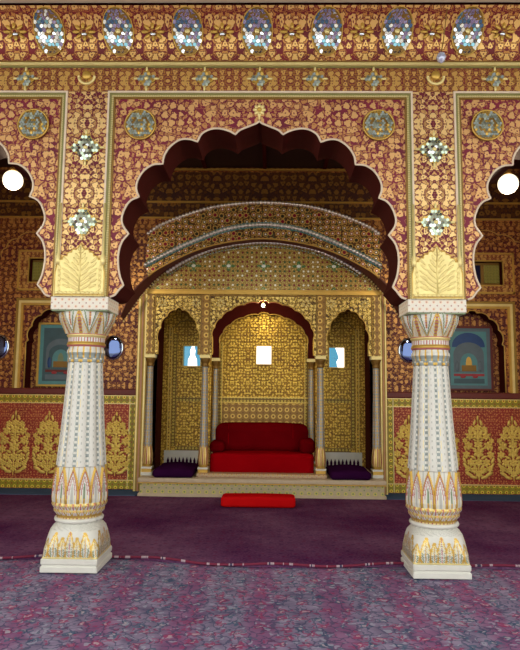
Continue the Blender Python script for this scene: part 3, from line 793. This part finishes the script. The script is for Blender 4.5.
# picture things
def picture(c, side):
    t = thing('framed_picture', {'left': 'green grey palace painting in the niche behind the left column', 'right': 'blue topped palace painting in the niche behind the right column'}[side], 'picture', (c, Y1 + .245, 1.625), 'paintings in the wall niches')
    w, h = .395, 1.07
    b = MB(); f_ = .035
    for r_ in ((-w, -w + f_, 0, h), (w - f_, w, 0, h), (-w + f_, w - f_, 0, f_), (-w + f_, w - f_, h - f_, h)): b.box(r_[0], r_[1], -.035, 0, r_[2], r_[3], bev=.004)
    b.build('frame', 'goldplain' if side == 'left' else 'ledge', t)
    pn_ = MB().box(-w + f_, w - f_, -.014, 0, f_, h - f_).build('panel', 'teal' if side == 'left' else 'greyb', t)
    def fl(name, L, y, m): MB().prism(L, -y, -.013, ms=0).build(name, m, pn_)
    def archp(hw, z0, zs, za): return [(-hw, z0), (-hw, zs)] + [(-hw * cos(a), zs + (za - zs) * sin(a)) for a in [pi * k / 16 for k in range(1, 16)]] + [(hw, zs), (hw, z0)]
    fl('painted_margin', rect(-.30, .30, .09, .98), .0155, 'tealD' if side == 'left' else 'teal')
    fl('painted_sky', archp(.27, .72, .74, .96), .017, 'tealD' if side == 'left' else 'blue')
    fl('painted_hall', archp(.25, .30, .60, .80), .0185, 'greyb')
    fl('painted_arch', archp(.20, .30, .56, .70), .020, 'tealD' if side == 'left' else 'greyb')
    fl('painted_dome', archp(.14, .32, .46, .62), .0215, 'teal')
    fl('painted_shrine', rect(-.12, .12, .32, .42), .023, 'golddark')
    fl('painted_crown', archp(.05, .42, .44, .56), .0235, 'green' if side == 'left' else 'goldplain')
    fl('painted_carpet', rect(-.25, .25, .24, .28), .021, 'ledge' if side == 'left' else 'red')
    fl('painted_step', rect(-.25, .25, .12, .20), .020, 'greyb' if side == 'left' else 'tealD')
    for sx in (-1, 1):
        MB().blob((sx * .19, -.018, .40), .035, .006, .10).build('painted_figure', 'blue' if side == 'left' else 'greyb', pn_)
        MB().blob((sx * .10, -.020, .23), .05, .005, .025).build('painted_flower', 'red', pn_)
picture(PXC[0], 'left'); picture(PXC[1], 'right')
# round convex mirrors on the wall
mi_ = None
for x, l in ((-2.45, 'round blue mirror on the wall just right of the left column'), (-4.33, 'round blue mirror on the wall at the left picture edge'), (2.36, 'round blue mirror half hidden by the right column'), (4.44, 'round blue mirror outside the right niche')):
    if abs(x) > 4.4: continue
    t = thing('round_mirror', l, 'mirror', (x, Y1, 2.265), 'round mirrors on the hall wall')
    MB().lathe([(.172, 0), (.172, .02), (.160, .03)], 40, mi=0, axis='y').build('rim', 'silver', t); t.scale = (1, 1, 1.18)
    MB().lathe([(.166, .026), (.13, .036), (.08, .043), (.03, .046), (.004, .047)], 40, mi=0, axis='y').build('mirror_glass', 'mirror', t)
# cornices of the hall wall
ti = 2
for z, d, m in ((4.70, .05, 'goldplain'), (4.43, .04, 'goldplain'),):
    o = struct(MB().box(-4.86, 4.86, Y1 - d, Y1, z, z + .03, bev=.004).build('trim_%d' % ti, m)); ti += 1
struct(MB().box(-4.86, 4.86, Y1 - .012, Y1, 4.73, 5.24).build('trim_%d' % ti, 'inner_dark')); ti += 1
struct(MB().box(-1.53, 1.50, Y1 - .06, Y1 - .012, 5.26, 5.285).build('trim_%d' % ti, 'goldplain')); ti += 1
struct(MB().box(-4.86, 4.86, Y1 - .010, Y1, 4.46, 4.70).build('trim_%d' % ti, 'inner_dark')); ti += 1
# side walls, ceilings, floor
struct(MB().box(-5.06, -4.86, -1.2, Y1 + .26, 0, 5.4).build('wall_left', 'inner')); struct(MB().box(4.86, 5.06, -1.2, Y1 + .26, 0, 5.4).build('wall_right', 'inner'))
struct(MB().box(-5.06, 5.06, F + .12, Y1 + .26, 5.32, 5.5).build('ceiling', 'ceil'))
cb = MB()
for x in [-4 + 1.0 * k for k in range(9)]: cb.box(x - .03, x + .03, .24, Y1 - .02, 5.28, 5.32)
for y in (.9, 1.9, 2.9): cb.box(-4.86, 4.86, y - .03, y + .03, 5.285, 5.32)
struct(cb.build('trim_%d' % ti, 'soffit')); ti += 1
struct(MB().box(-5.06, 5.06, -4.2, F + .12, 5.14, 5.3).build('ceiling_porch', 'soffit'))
struct(MB().box(-9, 9, -14, 6.2, -.2, -.02).build('floor', 'stone'))

# ------------------------------------------------------------------ throne alcove
YF = 3.84; PZ = .27
# platform
t = thing('marble_platform', 'low painted stone platform carrying the throne and the small pillars', 'platform', (0, 0, 0))
b = MB(); b.box(-1.86, 1.87, 3.55, 5.09, -.02, .045, bev=.006); b.box(-1.83, 1.84, 3.575, 5.09, .045, .205, 1); b.box(-1.86, 1.87, 3.55, 5.09, .205, PZ, bev=.01)
b.build('slab', ['cream', 'dots'], t, uvo=(0, -.015))
MB().box(-1.0, 1.0, 3.72, 3.9, PZ, PZ + .055, bev=.008).build('upper_step', 'dots2', t, label='painted upper step under the throne')
MB().box(-1.86, 1.87, 3.545, 3.56, .19, .206).build('edge_line', 'goldplain', t)
# facade with three cusped openings
lh = shift([(-.315, 2.15)] + cusped(.315, 2.34, 2.90, 3, .035) + [(.315, 2.15)], -1.345)
rh = shift([(-.315, 2.15)] + cusped(.315, 2.34, 2.90, 3, .035) + [(.315, 2.15)], 1.345)
ch = [(-.80, 2.15)] + cusped(.80, 2.42, 3.04, 5, .028) + [(.80, 2.15)]
poly = [(-1.86, 2.15)] + lh + ch + rh + [(1.86, 2.15), (1.86, 3.19), (-1.86, 3.19)]
t = thing('arch_screen', 'gilded screen of three scalloped arches in front of the throne', 'arch screen', (0, YF, 0))
sp_ = fixn(MB().prism(poly, 0, .12, ms=1).build('screen_panel', ['fac', 'soffit'], t))
for L, nm in ((lh, 0), (ch, 1), (rh, 2)):
    MB().tube([(a, -.003, b_) for a, b_ in L], .009, n=5).build('arch_edge', 'goldplain', sp_)
b = MB()
for x0, x1 in ((-1.735, -.975), (-.862, .862), (.975, 1.735)):
    b.box(x0, x1, -.02, 0, 3.085, 3.105, 0); b.box(x0, x0 + .02, -.02, 0, 2.16, 3.085, 0); b.box(x1 - .02, x1, -.02, 0, 2.16, 3.085, 0)
b.build('panel_line', 'golddark', sp_)
for x in (-1.80, -.92, .92, 1.80): MB().box(x - .052, x + .052, -.022, 0, 2.16, 3.11).build('panel_pier', 'lat', t)
b = MB(); b.box(-1.87, 1.87, -.03, 0, 3.112, 3.19, 0, .006); b.box(-1.88, 1.88, -.045, 0, 3.175, 3.195, 0)
b.build('top_rail', 'goldplain', t)
for x in (-1.345 - .27, -1.345 + .27, -.68, .68, 1.345 - .27, 1.345 + .27):
    b = MB(); r_ = .035
    for k in range(8): b.blob((x + .05 * cos(k * pi / 4), -.004, 2.98 + .05 * sin(k * pi / 4)), .03, .010, .014, k * pi / 4)
    b.build('rosette', 'goldlight', sp_)
# small pillars
def pillar(x, y, lab, s=1.0, grp='small pillars of the alcove screen'):
    t = thing('small_pillar', lab, 'pillar', (x, y, PZ), grp)
    b = MB(); b.box(-.085 * s, .085 * s, -.085 * s, .085 * s, 0, .05, bev=.004); b.box(-.075 * s, .075 * s, -.075 * s, .075 * s, .05, .10, 1); b.box(-.082 * s, .082 * s, -.082 * s, .082 * s, .10, .13, bev=.004)
    b.build('base', ['marble', 'goldplain'], t)
    n = 72
    def fn(a, z):
        R = s * lerp([(.13, .060), (.16, .07), (.22, .082), (.30, .080), (.42, .066), (1.2, .052), (1.70, .046)], z)
        q = saw(a, 8); d = abs(q - .5) * 2; m = 0
        if z < .44:
            m = 1 if d < .3 or z < .17 else (2 if d > .8 else 5)
            R += .003 * cos(8 * a)
        else:
            R *= 1 + .07 * (cos((q - .5) * pi) - .6)
            m = (1 if (z / .05) % 1 < .45 else 4) if d > .6 else (2 if d > .5 else (0 if (z / .045 + .5) % 1 < .7 else 4))
        return R, m
    painted_lathe([.13 + 1.57 * k / 110 for k in range(111)], fn, n).build('shaft', ['silverish', 'goldplain', 'red', 'green', 'grey', 'goldlight'] if False else ['stonegrey', 'goldplain', 'red', 'green', 'grey', 'goldlight'], t)
    MB().lathe([(.047 * s, 1.69), (.062 * s, 1.71), (.05 * s, 1.73), (.058 * s, 1.75), (.078 * s, 1.80), (.082 * s, 1.825)], 24).build('capital', 'golddark', t)
    MB().box(-.085 * s, .085 * s, -.075 * s, .075 * s, 1.825, 1.88, bev=.004).build('abacus', 'goldlight', t)
M['stonegrey'] = flat('greyed silver marble', (.45, .42, .38), .35, .2, .1)
pillar(-1.79, YF + .06, 'outer left small pillar of the alcove screen'); pillar(1.79, YF + .06, 'outer right small pillar of the alcove screen')
pillar(-.915, YF + .06, 'small pillar at the left end of the throne front'); pillar(.915, YF + .06, 'small pillar at the right end of the throne front')
pillar(-.83, 4.84, 'rear small pillar behind the left end of the throne', .9, 'rear pillars of the throne bay'); pillar(.83, 4.84, 'rear small pillar behind the right end of the throne', .9, 'rear pillars of the throne bay')
# alcove shell
YR = 5.10
wh = [rect(-1.455, -1.12, 2.005, 2.39), rect(-.143, .147, 2.05, 2.40), rect(1.155, 1.455, 2.005, 2.385)]
wr = MB().prism(rect(-1.98, 1.98, -.02, 3.35), YR, YR + .22, wh, 0, 1, 1).build('wall_alcove', ['alcove', 'goldplain']); struct(fixn(wr))
for s, nm in ((-1, 'wall_alcove_left'), (1, 'wall_alcove_right')):
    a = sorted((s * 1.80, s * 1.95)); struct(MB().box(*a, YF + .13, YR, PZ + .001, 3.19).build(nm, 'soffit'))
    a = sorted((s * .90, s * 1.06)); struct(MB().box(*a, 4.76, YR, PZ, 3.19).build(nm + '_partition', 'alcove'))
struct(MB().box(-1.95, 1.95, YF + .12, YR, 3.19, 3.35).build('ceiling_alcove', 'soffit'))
# inner scalloped arch in front of rear wall
ic = [(-.76, 2.15)] + cusped(.76, 2.40, 2.955, 4, .03) + [(.76, 2.15)]
pp = [(-.90, 2.15)] + ic + [(.90, 2.15), (.90, 3.19), (-.90, 3.19)]
ia = thing('inner_arch', 'brown scalloped inner arch right behind the throne', 'arch', (0, 4.78, 0)); fixn(MB().prism(pp, 0, .10, ms=1).build('arch_panel', ['soffit', 'golddark'], ia))
MB().tube([(a, -.004, b_) for a, b_ in ic], .011, n=5).build('arch_edge', 'goldplain', ia)
# decoration on the rear wall
def wallstrip(name, x0, x1, z0, z1, m, d=.012, lab=None): return MB().box(x0, x1, YR - d, YR, z0, z1).build(name, m, wr, label=lab)
wallstrip('lattice_panel', -.83, .83, .30, 1.36, 'lat', .008); wallstrip('bead_border', -.83, .83, 1.38, 1.47, 'alcborder')
wallstrip('gold_line', -.83, .83, 1.375, 1.392, 'bouq', .02); wallstrip('gold_line', -.83, .83, 1.46, 1.477, 'bouq', .02)
wallstrip('gold_line', -.745, -.73, .5, 2.45, 'bouq', .018); wallstrip('gold_line', .73, .745, .5, 2.45, 'bouq', .018)
wallstrip('bead_border', -.80, -.74, 1.47, 2.45, 'alcborder', .010); wallstrip('bead_border', .74, .80, 1.47, 2.45, 'alcborder', .010)
wallstrip('bead_border', -.83, -.74, .3, 1.38, 'alcborder', .014); wallstrip('bead_border', .74, .83, .3, 1.38, 'alcborder', .014)
for s in (-1, 1):
    f = lambda a, b_: sorted((s * a, s * b_))
    wallstrip('bead_border', *f(1.62, 1.55), .60, 2.6, 'alcborder', .014); wallstrip('gold_line', *f(1.70, 1.685), .5, 2.7, 'bouq', .02); wallstrip('gold_line', *f(1.655, 1.64), .5, 2.7, 'bouq', .02)
    wallstrip('bead_border', *f(1.06, 1.55), .53, .60, 'alcborder', .014); wallstrip('bead_border', *f(1.06, 1.55), 1.39, 1.46, 'alcborder', .012)
    wallstrip('white_dado', *f(1.06, 1.74), PZ, .53, 'marble', .02, 'plain white skirting strip')
    b = MB()
    xa, xb = f(1.10, 1.70)
    for k in range(9):
        x = xa + (xb - xa) * (k + .5) / 9; b.prism([(x - .02, .28), (x + .02, .28), (x + .02, .36), (x, .42), (x - .02, .36)], YR - .026, YR - .019, ms=0)
    b.build('cypress_motif', 'purple', wr)
    # small spandrel arch on the side alcove wall
    MB().tube([(s * 1.38 + a, YR - .006, b_) for a, b_ in cusped(.30, 2.45, 2.85, 3, .03)], .008, n=5).build('relief_arch', 'golddark', wr)
# windows of the alcove
wl = ['left', 'centre', 'right']
for i, h in enumerate(wh):
    x0, x1 = h[0][0], h[1][0]; z0, z1 = h[0][1], h[2][1]
    b = MB(); w = .014
    b.box(x0, x0 + w, YR - .02, YR + .1, z0, z1); b.box(x1 - w, x1, YR - .02, YR + .1, z0, z1); b.box(x0 + w, x1 - w, YR - .02, YR + .1, z0, z0 + w); b.box(x0 + w, x1 - w, YR - .02, YR + .1, z1 - w, z1)
    w_ = struct(b.build('window_%d' % (i + 3), 'goldplain'))
    X0, X1, Z0, Z1 = x0 + w, x1 - w, z0 + w, z1 - w; cx, W_, H_ = (X0 + X1) / 2, X1 - X0, Z1 - Z0
    if i == 1: MB().box(X0, X1, YR + .06, YR + .066, Z0, Z1).build('pane', 'pane', w_)
    else:
        # clear figure-shaped light set in sky-blue glass
        s = 1 if i == 0 else -1; cxx = cx if i == 0 else cx + .09
        L = [(-.09, 0), (-.085, .12), (-.04, .20), (-.05, .28), (-.02, .345), (.04, .345), (.06, .28), (.05, .2), (.09, .12), (.10, 0)]
        if i == 0: fig = [(cx + a * .9, Z0 + b_ * H_ / .36) for a, b_ in L]; blues = [[(X0, Z0)] + fig[:5] + [(fig[4][0], Z1), (X0, Z1)], [(X1, Z0), (X1, Z1), (fig[5][0], Z1)] + fig[5:]]
        else: fig = [(cx + .02, Z0), (cx + .0, Z0 + .10), (cx + .04, Z0 + .17), (cx + .02, Z0 + .25), (cx - .02, Z1)]; blues = [[(X0, Z0)] + fig + [(X0, Z1)]]
        for q in blues: fixn(MB().prism(q, YR + .06, YR + .066, ms=0).build('pane', 'paneblue', w_, label='sky blue glass'))
# hanging bulb
t = thing('hanging_bulb', 'small lit bulb hanging below the point of the central alcove arch', 'lamp', (-.005, 4.1, 2.985))
MB().lathe([(.004, -.035), (.022, -.028), (.032, -.008), (.030, .012), (.016, .032)], 16).build('bulb', 'bulb', t); MB().lathe([(.016, .03), (.018, .06), (.006, .07), (.004, .205)], 10).build('cord', 'golddark', t)
# ------------------------------------------------------------------ curved canopy over the screen
def resx(P, n=60):
    """resample a left-to-right curve to n points even in x, symmetric about x=0"""
    q = spline(P, 10); xs_ = [P[0][0] + (P[-1][0] - P[0][0]) * i / n for i in range(n + 1)]; out = []
    for x in xs_:
        for a, b_ in zip(q, q[1:]):
            if a[0] <= x <= b_[0] + 1e-9: t_ = (x - a[0]) / max(1e-9, b_[0] - a[0]); out.append((x, a[1] + (b_[1] - a[1]) * t_)); break
        else: out.append((x, q[-1][1]))
    return out
def sym(h): return h + [(-x, z) for x, z in reversed(h[:-1])]
top = resx(sym([(-1.79, 4.0), (-1.60, 4.135), (-1.165, 4.315), (-.68, 4.445), (0, 4.502)]))
mid = resx(sym([(-1.82, 3.505), (-1.45, 3.71), (-.985, 3.925), (-.54, 4.085), (0, 4.150)]))
low = resx(sym([(-1.78, 3.325), (-1.62, 3.45), (-1.145, 3.70), (-.66, 3.855), (0, 3.935)]))
A_ = resx(sym([(-2.19, 2.70), (-2.05, 3.02), (-1.90, 3.21), (-1.78, 3.325), (-1.62, 3.45), (-1.145, 3.70), (-.66, 3.855), (0, 3.935)]))
B_ = resx(sym([(-2.20, 2.68), (-2.00, 2.99), (-1.82, 3.22), (-1.62, 3.42), (-1.18, 3.70), (-.70, 3.885), (0, 3.972)]))
t = thing('curved_canopy', 'jewelled bow-shaped canopy arching over the throne screen', 'canopy', (0, 0, 0))
YC = 3.45
def bandmesh(U, L, y0, y1):
    n = len(U); vs = [(a, y0, b_) for a, b_ in U] + [(a, y0, b_) for a, b_ in L] + [(a, y1, b_) for a, b_ in U] + [(a, y1, b_) for a, b_ in L]; fs = []; mi = []
    for i in range(n - 1):
        fs += [[n + i, n + i + 1, i + 1, i], [2 * n + i, 2 * n + i + 1, 3 * n + i + 1, 3 * n + i], [i, i + 1, 2 * n + i + 1, 2 * n + i], [3 * n + i, 3 * n + i + 1, n + i + 1, n + i]]; mi += [0, 1, 1, 1]
    fs += [[0, 2 * n, 3 * n, n], [n - 1, 2 * n - 1, 4 * n - 1, 3 * n - 1]]; mi += [0, 0]
    return MB().add(vs, fs, mi)
ub_ = bandmesh(top, mid, YC, 3.80).build('upper_band', ['gemband', 'brown'], t)
lb_ = bandmesh(mid, low, YC + .02, 3.80).build('lower_band', ['gemband', 'brown'], t)
n = len(A_)
vs = [(a, YC + .03, b_) for a, b_ in A_] + [(a, 3.74, b_) for a, b_ in B_]; vs2 = [(x, y + .0, z + .03) for x, y, z in vs]
MB().add(vs + vs2, [[i, i + 1, n + i + 1, n + i] for i in range(n - 1)] + [[2 * n + i, 3 * n + i, 3 * n + i + 1, 2 * n + i + 1] for i in range(n - 1)] + [[i, 2 * n + i, 2 * n + i + 1, i + 1] for i in range(n - 1)] + [[n + i, n + i + 1, 3 * n + i + 1, 3 * n + i] for i in range(n - 1)]).build('soffit', 'brown', t)
def beads(U, y, r, mat, label, step, x_lim=9, sq=1.0, par=None):
    b = MB(); acc = 0; P = [(a, b_) for a, b_ in U if True]; last = None
    for (a, za), (c, zc) in zip(P, P[1:]):
        L = sqrt((c - a) ** 2 + (zc - za) ** 2); s = acc
        while s < L:
            x = a + (c - a) * s / L; z = za + (zc - za) * s / L
            if abs(x) < x_lim: b.blob((x, y, z), r * sq, r, r, u=8, w=6)
            s += step
        acc = s - L
    b.build('bead_row', mat, par or t, label=label)
beads(top, YC - .02, .031, 'pearl', 'upper row of pearl beads', .056, par=ub_)
beads(mid, YC - .02, .032, 'pearl', 'middle row of pearl beads', .056, par=lb_)
MB().tube([(a, YC - .005, z + .035) for a, z in mid], .010, n=5).build('edge_line', 'teal', t); MB().tube([(a, YC - .005, z - .035) for a, z in mid], .010, n=5).build('edge_line', 'teal', t)
MB().tube([(a, YC + .01, z) for a, z in low], .012, n=5).build('edge_line', 'goldplain', t)
beads([(a, z - .035) for a, z in B_], 3.72, .031, 'pearl', 'lower row of pearl beads', .056, 1.55)
beads([(a, z - .085) for a, z in B_], 3.765, .019, 'silverg', 'fine second row of dull beads', .048, 1.5)
beads([(a, z - .02) for a, z in B_], 3.735, .016, 'goldlight', 'gold beads at the ends of the eave', .05)
# mosaic tympanum
Bt = [(a, z - .01) for a, z in B_ if abs(a) < 1.80]
MB().prism([(-1.80, 3.19)] + Bt + [(1.80, 3.19)], 3.78, 3.84, ms=0).build('tympanum', 'mosaic', t, label='gold tympanum studded with gems and mirror chips')
# body of the canopy roof back to the wall
roof = [(a, z) for a, z in top]
bandmesh(roof, [(a, z - .08) for a, z in roof], 3.80, Y1).build('roof', ['brown', 'brown'], t)
for s in (-1, 1):
    xx = sorted((s * 1.80, s * 1.87)); MB().box(*xx, 3.78, Y1, 3.195, 3.9).build('side_cheek', 'brown', t)
# bracket ribs that carry the eave out towards the wall
# ------------------------------------------------------------------ soft furnishings
def cushion(name, x0, x1, y0, y1, z0, z1, mat, parent=None, loc=(0, 0, 0), puff=.03, seed=0, n=20, rnd_=.06):
    """soft upholstered block: rounded edges, slightly domed and dented faces"""
    cx, cy, cz = (x0 + x1) / 2, (y0 + y1) / 2, (z0 + z1) / 2; hx, hy, hz = (x1 - x0) / 2, (y1 - y0) / 2, (z1 - z0) / 2; R = random.Random(seed); ph = [R.uniform(0, 6) for _ in range(4)]
    import bmesh
    bm = bmesh.new(); bmesh.ops.create_cube(bm, size=2); bmesh.ops.subdivide_edges(bm, edges=bm.edges, cuts=n, use_grid_fill=True)
    r = min(rnd_, hx, hy, hz)
    for v in bm.verts:
        p = Vector((v.co.x * hx, v.co.y * hy, v.co.z * hz)); q = Vector((max(-hx + r, min(hx - r, p.x)), max(-hy + r, min(hy - r, p.y)), max(-hz + r, min(hz - r, p.z)))); d = p - q
        if d.length > 1e-6: p = q + d.normalized() * r
        u, w_, s = p.x / hx, p.y / hy, p.z / hz
        dome = puff * (1 - u * u) * (1 - w_ * w_)
        wob = .25 * puff * (sin(p.x * 9 + ph[0]) * sin(p.z * 13 + ph[1]) + sin(p.y * 11 + ph[2]))
        if s > -.9: p.z += (dome + wob * .6) * (s + 1) / 2
        p.y += -wob * .7 * (1 if w_ < 0 else 0)
        v.co = p + Vector((cx, cy, cz))
    m = MB(); bm.verts.ensure_lookup_table(); m.add([v.co[:] for v in bm.verts], [[v.index for v in f.verts] for f in bm.faces], 0, True); bm.free()
    return m.build(name, mat, parent, loc)
t = thing('throne_seat', 'deep red velvet throne couch filling the central bay of the alcove', 'couch', (0, 0, PZ))
Z = PZ
cushion('seat_cushion', -.835, .835, 3.98, 4.70, .057, .35, 'velvetr', t, puff=.02, seed=1) if False else None
M['velvetr'] = cloth('bright crimson velvet', (.25, .001, .004), (.36, .002, .006))
cushion('seat_cushion', -.825, .825, 3.99, 4.70, .005, .33, 'velvetr', t, puff=.012, seed=1, rnd_=.05)
br_ = cushion('backrest', -.78, .76, 4.34, 4.70, .32, .775, 'velvet', t, puff=.02, seed=2, rnd_=.12)
cushion('bolster', .60, .850, 4.10, 4.62, .325, .55, 'velvet', t, puff=.01, seed=3, rnd_=.07)
cushion('bolster', -.850, -.60, 4.10, 4.62, .325, .50, 'velvet', t, puff=.01, seed=4, rnd_=.07)
b = MB()
for x in (-.56, .50): b.tube([(x, 4.352, .42), (x, 4.345, .60), (x, 4.36, .76)], .006, n=5)
b.build('piping', 'velvetr', br_)
o = cushion('floor_cushion', -.54, .48, -.18, .18, 0, .14, 'velvetb', None, (0, 2.90, .010), puff=.012, seed=6, rnd_=.04)
tag(o, 'scarlet oblong footstool cushion on the carpet in front of the platform', 'cushion')
o = cushion('seat_pad', -.31, .31, -.47, .40, 0, .125, 'purple', None, (-1.345, 4.04, PZ), puff=.04, seed=7, rnd_=.055); tag(o, 'dark purple cushion in the left side bay of the alcove', 'cushion', 'purple side cushions')
o = cushion('seat_pad', -.31, .31, -.47, .40, 0, .125, 'purple', None, (1.345, 4.04, PZ), puff=.04, seed=8, rnd_=.055); tag(o, 'dark purple cushion in the right side bay of the alcove', 'cushion', 'purple side cushions')

# ------------------------------------------------------------------ carpets
def sheet(x0, x1, y0f, y1, nx, ny, z, th, seed, amp=.004):
    R = random.Random(seed); ph = [R.uniform(0, 6) for _ in range(6)]; vs = []
    for j in range(ny + 1):
        for i in range(nx + 1):
            x = x0 + (x1 - x0) * i / nx; ya = y0f(x); y = ya + (y1 - ya) * (j / ny) ** 1.3
            e = math.exp(-(y - ya) * 5)
            vs.append((x, y, z + th + amp * (sin(x * 2.1 + ph[0]) * sin(y * 2.7 + ph[1]) + .5 * sin(x * 5 + ph[2] + y * 3)) + e * .010 * (1 + sin(x * 6 + ph[3]))))
    top_ = [[j * (nx + 1) + i, j * (nx + 1) + i + 1, (j + 1) * (nx + 1) + i + 1, (j + 1) * (nx + 1) + i] for j in range(ny) for i in range(nx)]
    m = MB(); m.add(vs, top_, 0, True)
    fr_ = [vs[i] for i in range(nx + 1)]
    m.add(fr_ + [(a, b_, z) for a, b_, c in fr_], [[i, nx + 1 + i, nx + 2 + i, i + 1] for i in range(nx)], 0)
    return m, fr_
def edge(x):  # wavy front hem of the rear carpet
    pts = [(-9, .20), (-2.4, .15), (-1.39, .26), (-1.0, .20), (-.55, .08), (-.05, .035), (.6, .05), (1.1, .10), (1.45, .14), (2.4, .10), (9, .1)]
    for (a, ya), (b_, yb) in zip(pts, pts[1:]):
        if a <= x <= b_: return ya + (yb - ya) * (x - a) / (b_ - a)
    return .1
m, _ = sheet(-4.84, 4.84, lambda x: -7.5, .9, 60, 40, -.018, .008, 1, .002)
o = m.build('carpet', 'rug'); tag(o, 'large mauve and red patterned carpet spread across the foreground', 'carpet')
m, fe = sheet(-4.84, 4.84, edge, 3.52, 160, 40, -.006, .012, 2, .002)
t = m.build('carpet', 'rugback'); tag(t, 'plain plum carpet between the columns and the throne platform', 'carpet')
MB().tube([(x, y - .006, z + .003) for x, y, z in fe], .012, n=5).build('selvedge', 'edging', t, label='white and red flecked front hem')
for s in (-1, 1):
    a = sorted((s * 1.885, s * 4.84)); o = MB().box(*a, 3.525, Y1 - .05, -.018, .012, bev=.003).build('edging_mat', 'bluestrip')
    tag(o, f'slate blue runner along the foot of the {"left" if s < 0 else "right"} dado', 'runner', 'blue runners at the wall foot')

# ------------------------------------------------------------------ hanging lamps
def globe(x, y, z, lab):
    t = thing('globe_lamp', lab, 'lamp', (x, y, z), 'lit globe lamps in the side arches')
    pr = [(.112 * sin(a), -.112 * cos(a)) for a in [pi * (k + .02) / 18 for k in range(17)]]
    MB().lathe(pr, 28).build('globe', 'globe', t)
    MB().lathe([(.045, .098), (.05, .115), (.03, .14), (.015, .16), (.008, .17)], 16).build('cap', 'goldplain', t); MB().lathe([(.006, .165), (.006, 5.323 - z)], 8).build('rod', 'golddark', t)
globe(-2.86, 1.0, 3.975, 'glowing round lamp hanging in the left side arch'); globe(2.80, 1.0, 3.955, 'glowing round lamp hanging in the right side arch')
t = thing('glass_pendant', 'small bluish glass bulb hanging in front of the band above the right column', 'pendant', (1.655, -.44, 4.63))
b = MB(); b.lathe([(.004, -.055), (.030, -.035), (.045, 0), (.032, .035), (.012, .05)], 12); b.build('glass', 'crystal', t)
MB().tube([(0, 0, .045), (.02, -.01, .15), (.045, -.07, .43)], .005, n=5).build('wire', 'golddark', t)

# ------------------------------------------------------------------ light and camera
def lamp(name, kind, loc, energy, color, size=.1, rot=None, **k):
    d = bpy.data.lights.new(name, kind); d.energy = energy; d.color = color
    if kind == 'POINT': d.shadow_soft_size = size
    if kind == 'SUN': d.angle = size
    if kind == 'AREA': d.size = size
    for a, b_ in k.items(): setattr(d, a, b_)
    o = bpy.data.objects.new(name, d); C.objects.link(o); o.location = loc
    if rot: o.rotation_euler = rot
    return o
lamp('lamp_light_left', 'POINT', (-2.86, .98, 3.80), 75, (1, .80, .56), .12)
lamp('lamp_light_right', 'POINT', (2.80, .98, 3.78), 75, (1, .80, .56), .12)
lamp('alcove_bulb_light', 'POINT', (-.005, 4.02, 2.90), 16, (1, .78, .42), .04)
w = bpy.data.worlds.new('World'); bpy.context.scene.world = w; w.use_nodes = True
nt = w.node_tree; nt.nodes.clear(); bg = nt.nodes.new('ShaderNodeBackground'); ou = nt.nodes.new('ShaderNodeOutputWorld')
bg.inputs[0].default_value = (1, .985, .95, 1); bg.inputs[1].default_value = 2.0; nt.links.new(bg.outputs[0], ou.inputs[0])

cam = bpy.data.cameras.new('camera'); co = bpy.data.objects.new('camera', cam); C.objects.link(co)
cam.sensor_fit = 'VERTICAL'; cam.sensor_height = 36; cam.lens = 600 / 650 * 36; cam.clip_start = .05; cam.clip_end = 200
p, y, r = .1082, .0185, .0105
fwd = Vector((-sin(y) * cos(p), cos(y) * cos(p), sin(p))); rt = Vector((cos(y), sin(y), 0)); up = rt.cross(fwd)
rt2 = rt * cos(r) + up * sin(r); up2 = -rt * sin(r) + up * cos(r)
co.matrix_world = Matrix(((rt2.x, up2.x, -fwd.x, .126), (rt2.y, up2.y, -fwd.y, -5.639), (rt2.z, up2.z, -fwd.z, 1.6), (0, 0, 0, 1)))
sc = bpy.context.scene; sc.camera = co
sc.view_settings.view_transform = 'Standard'; sc.view_settings.look = 'None'; sc.view_settings.gamma = 1; sc.view_settings.exposure = .0; sc.view_settings.use_curve_mapping = False
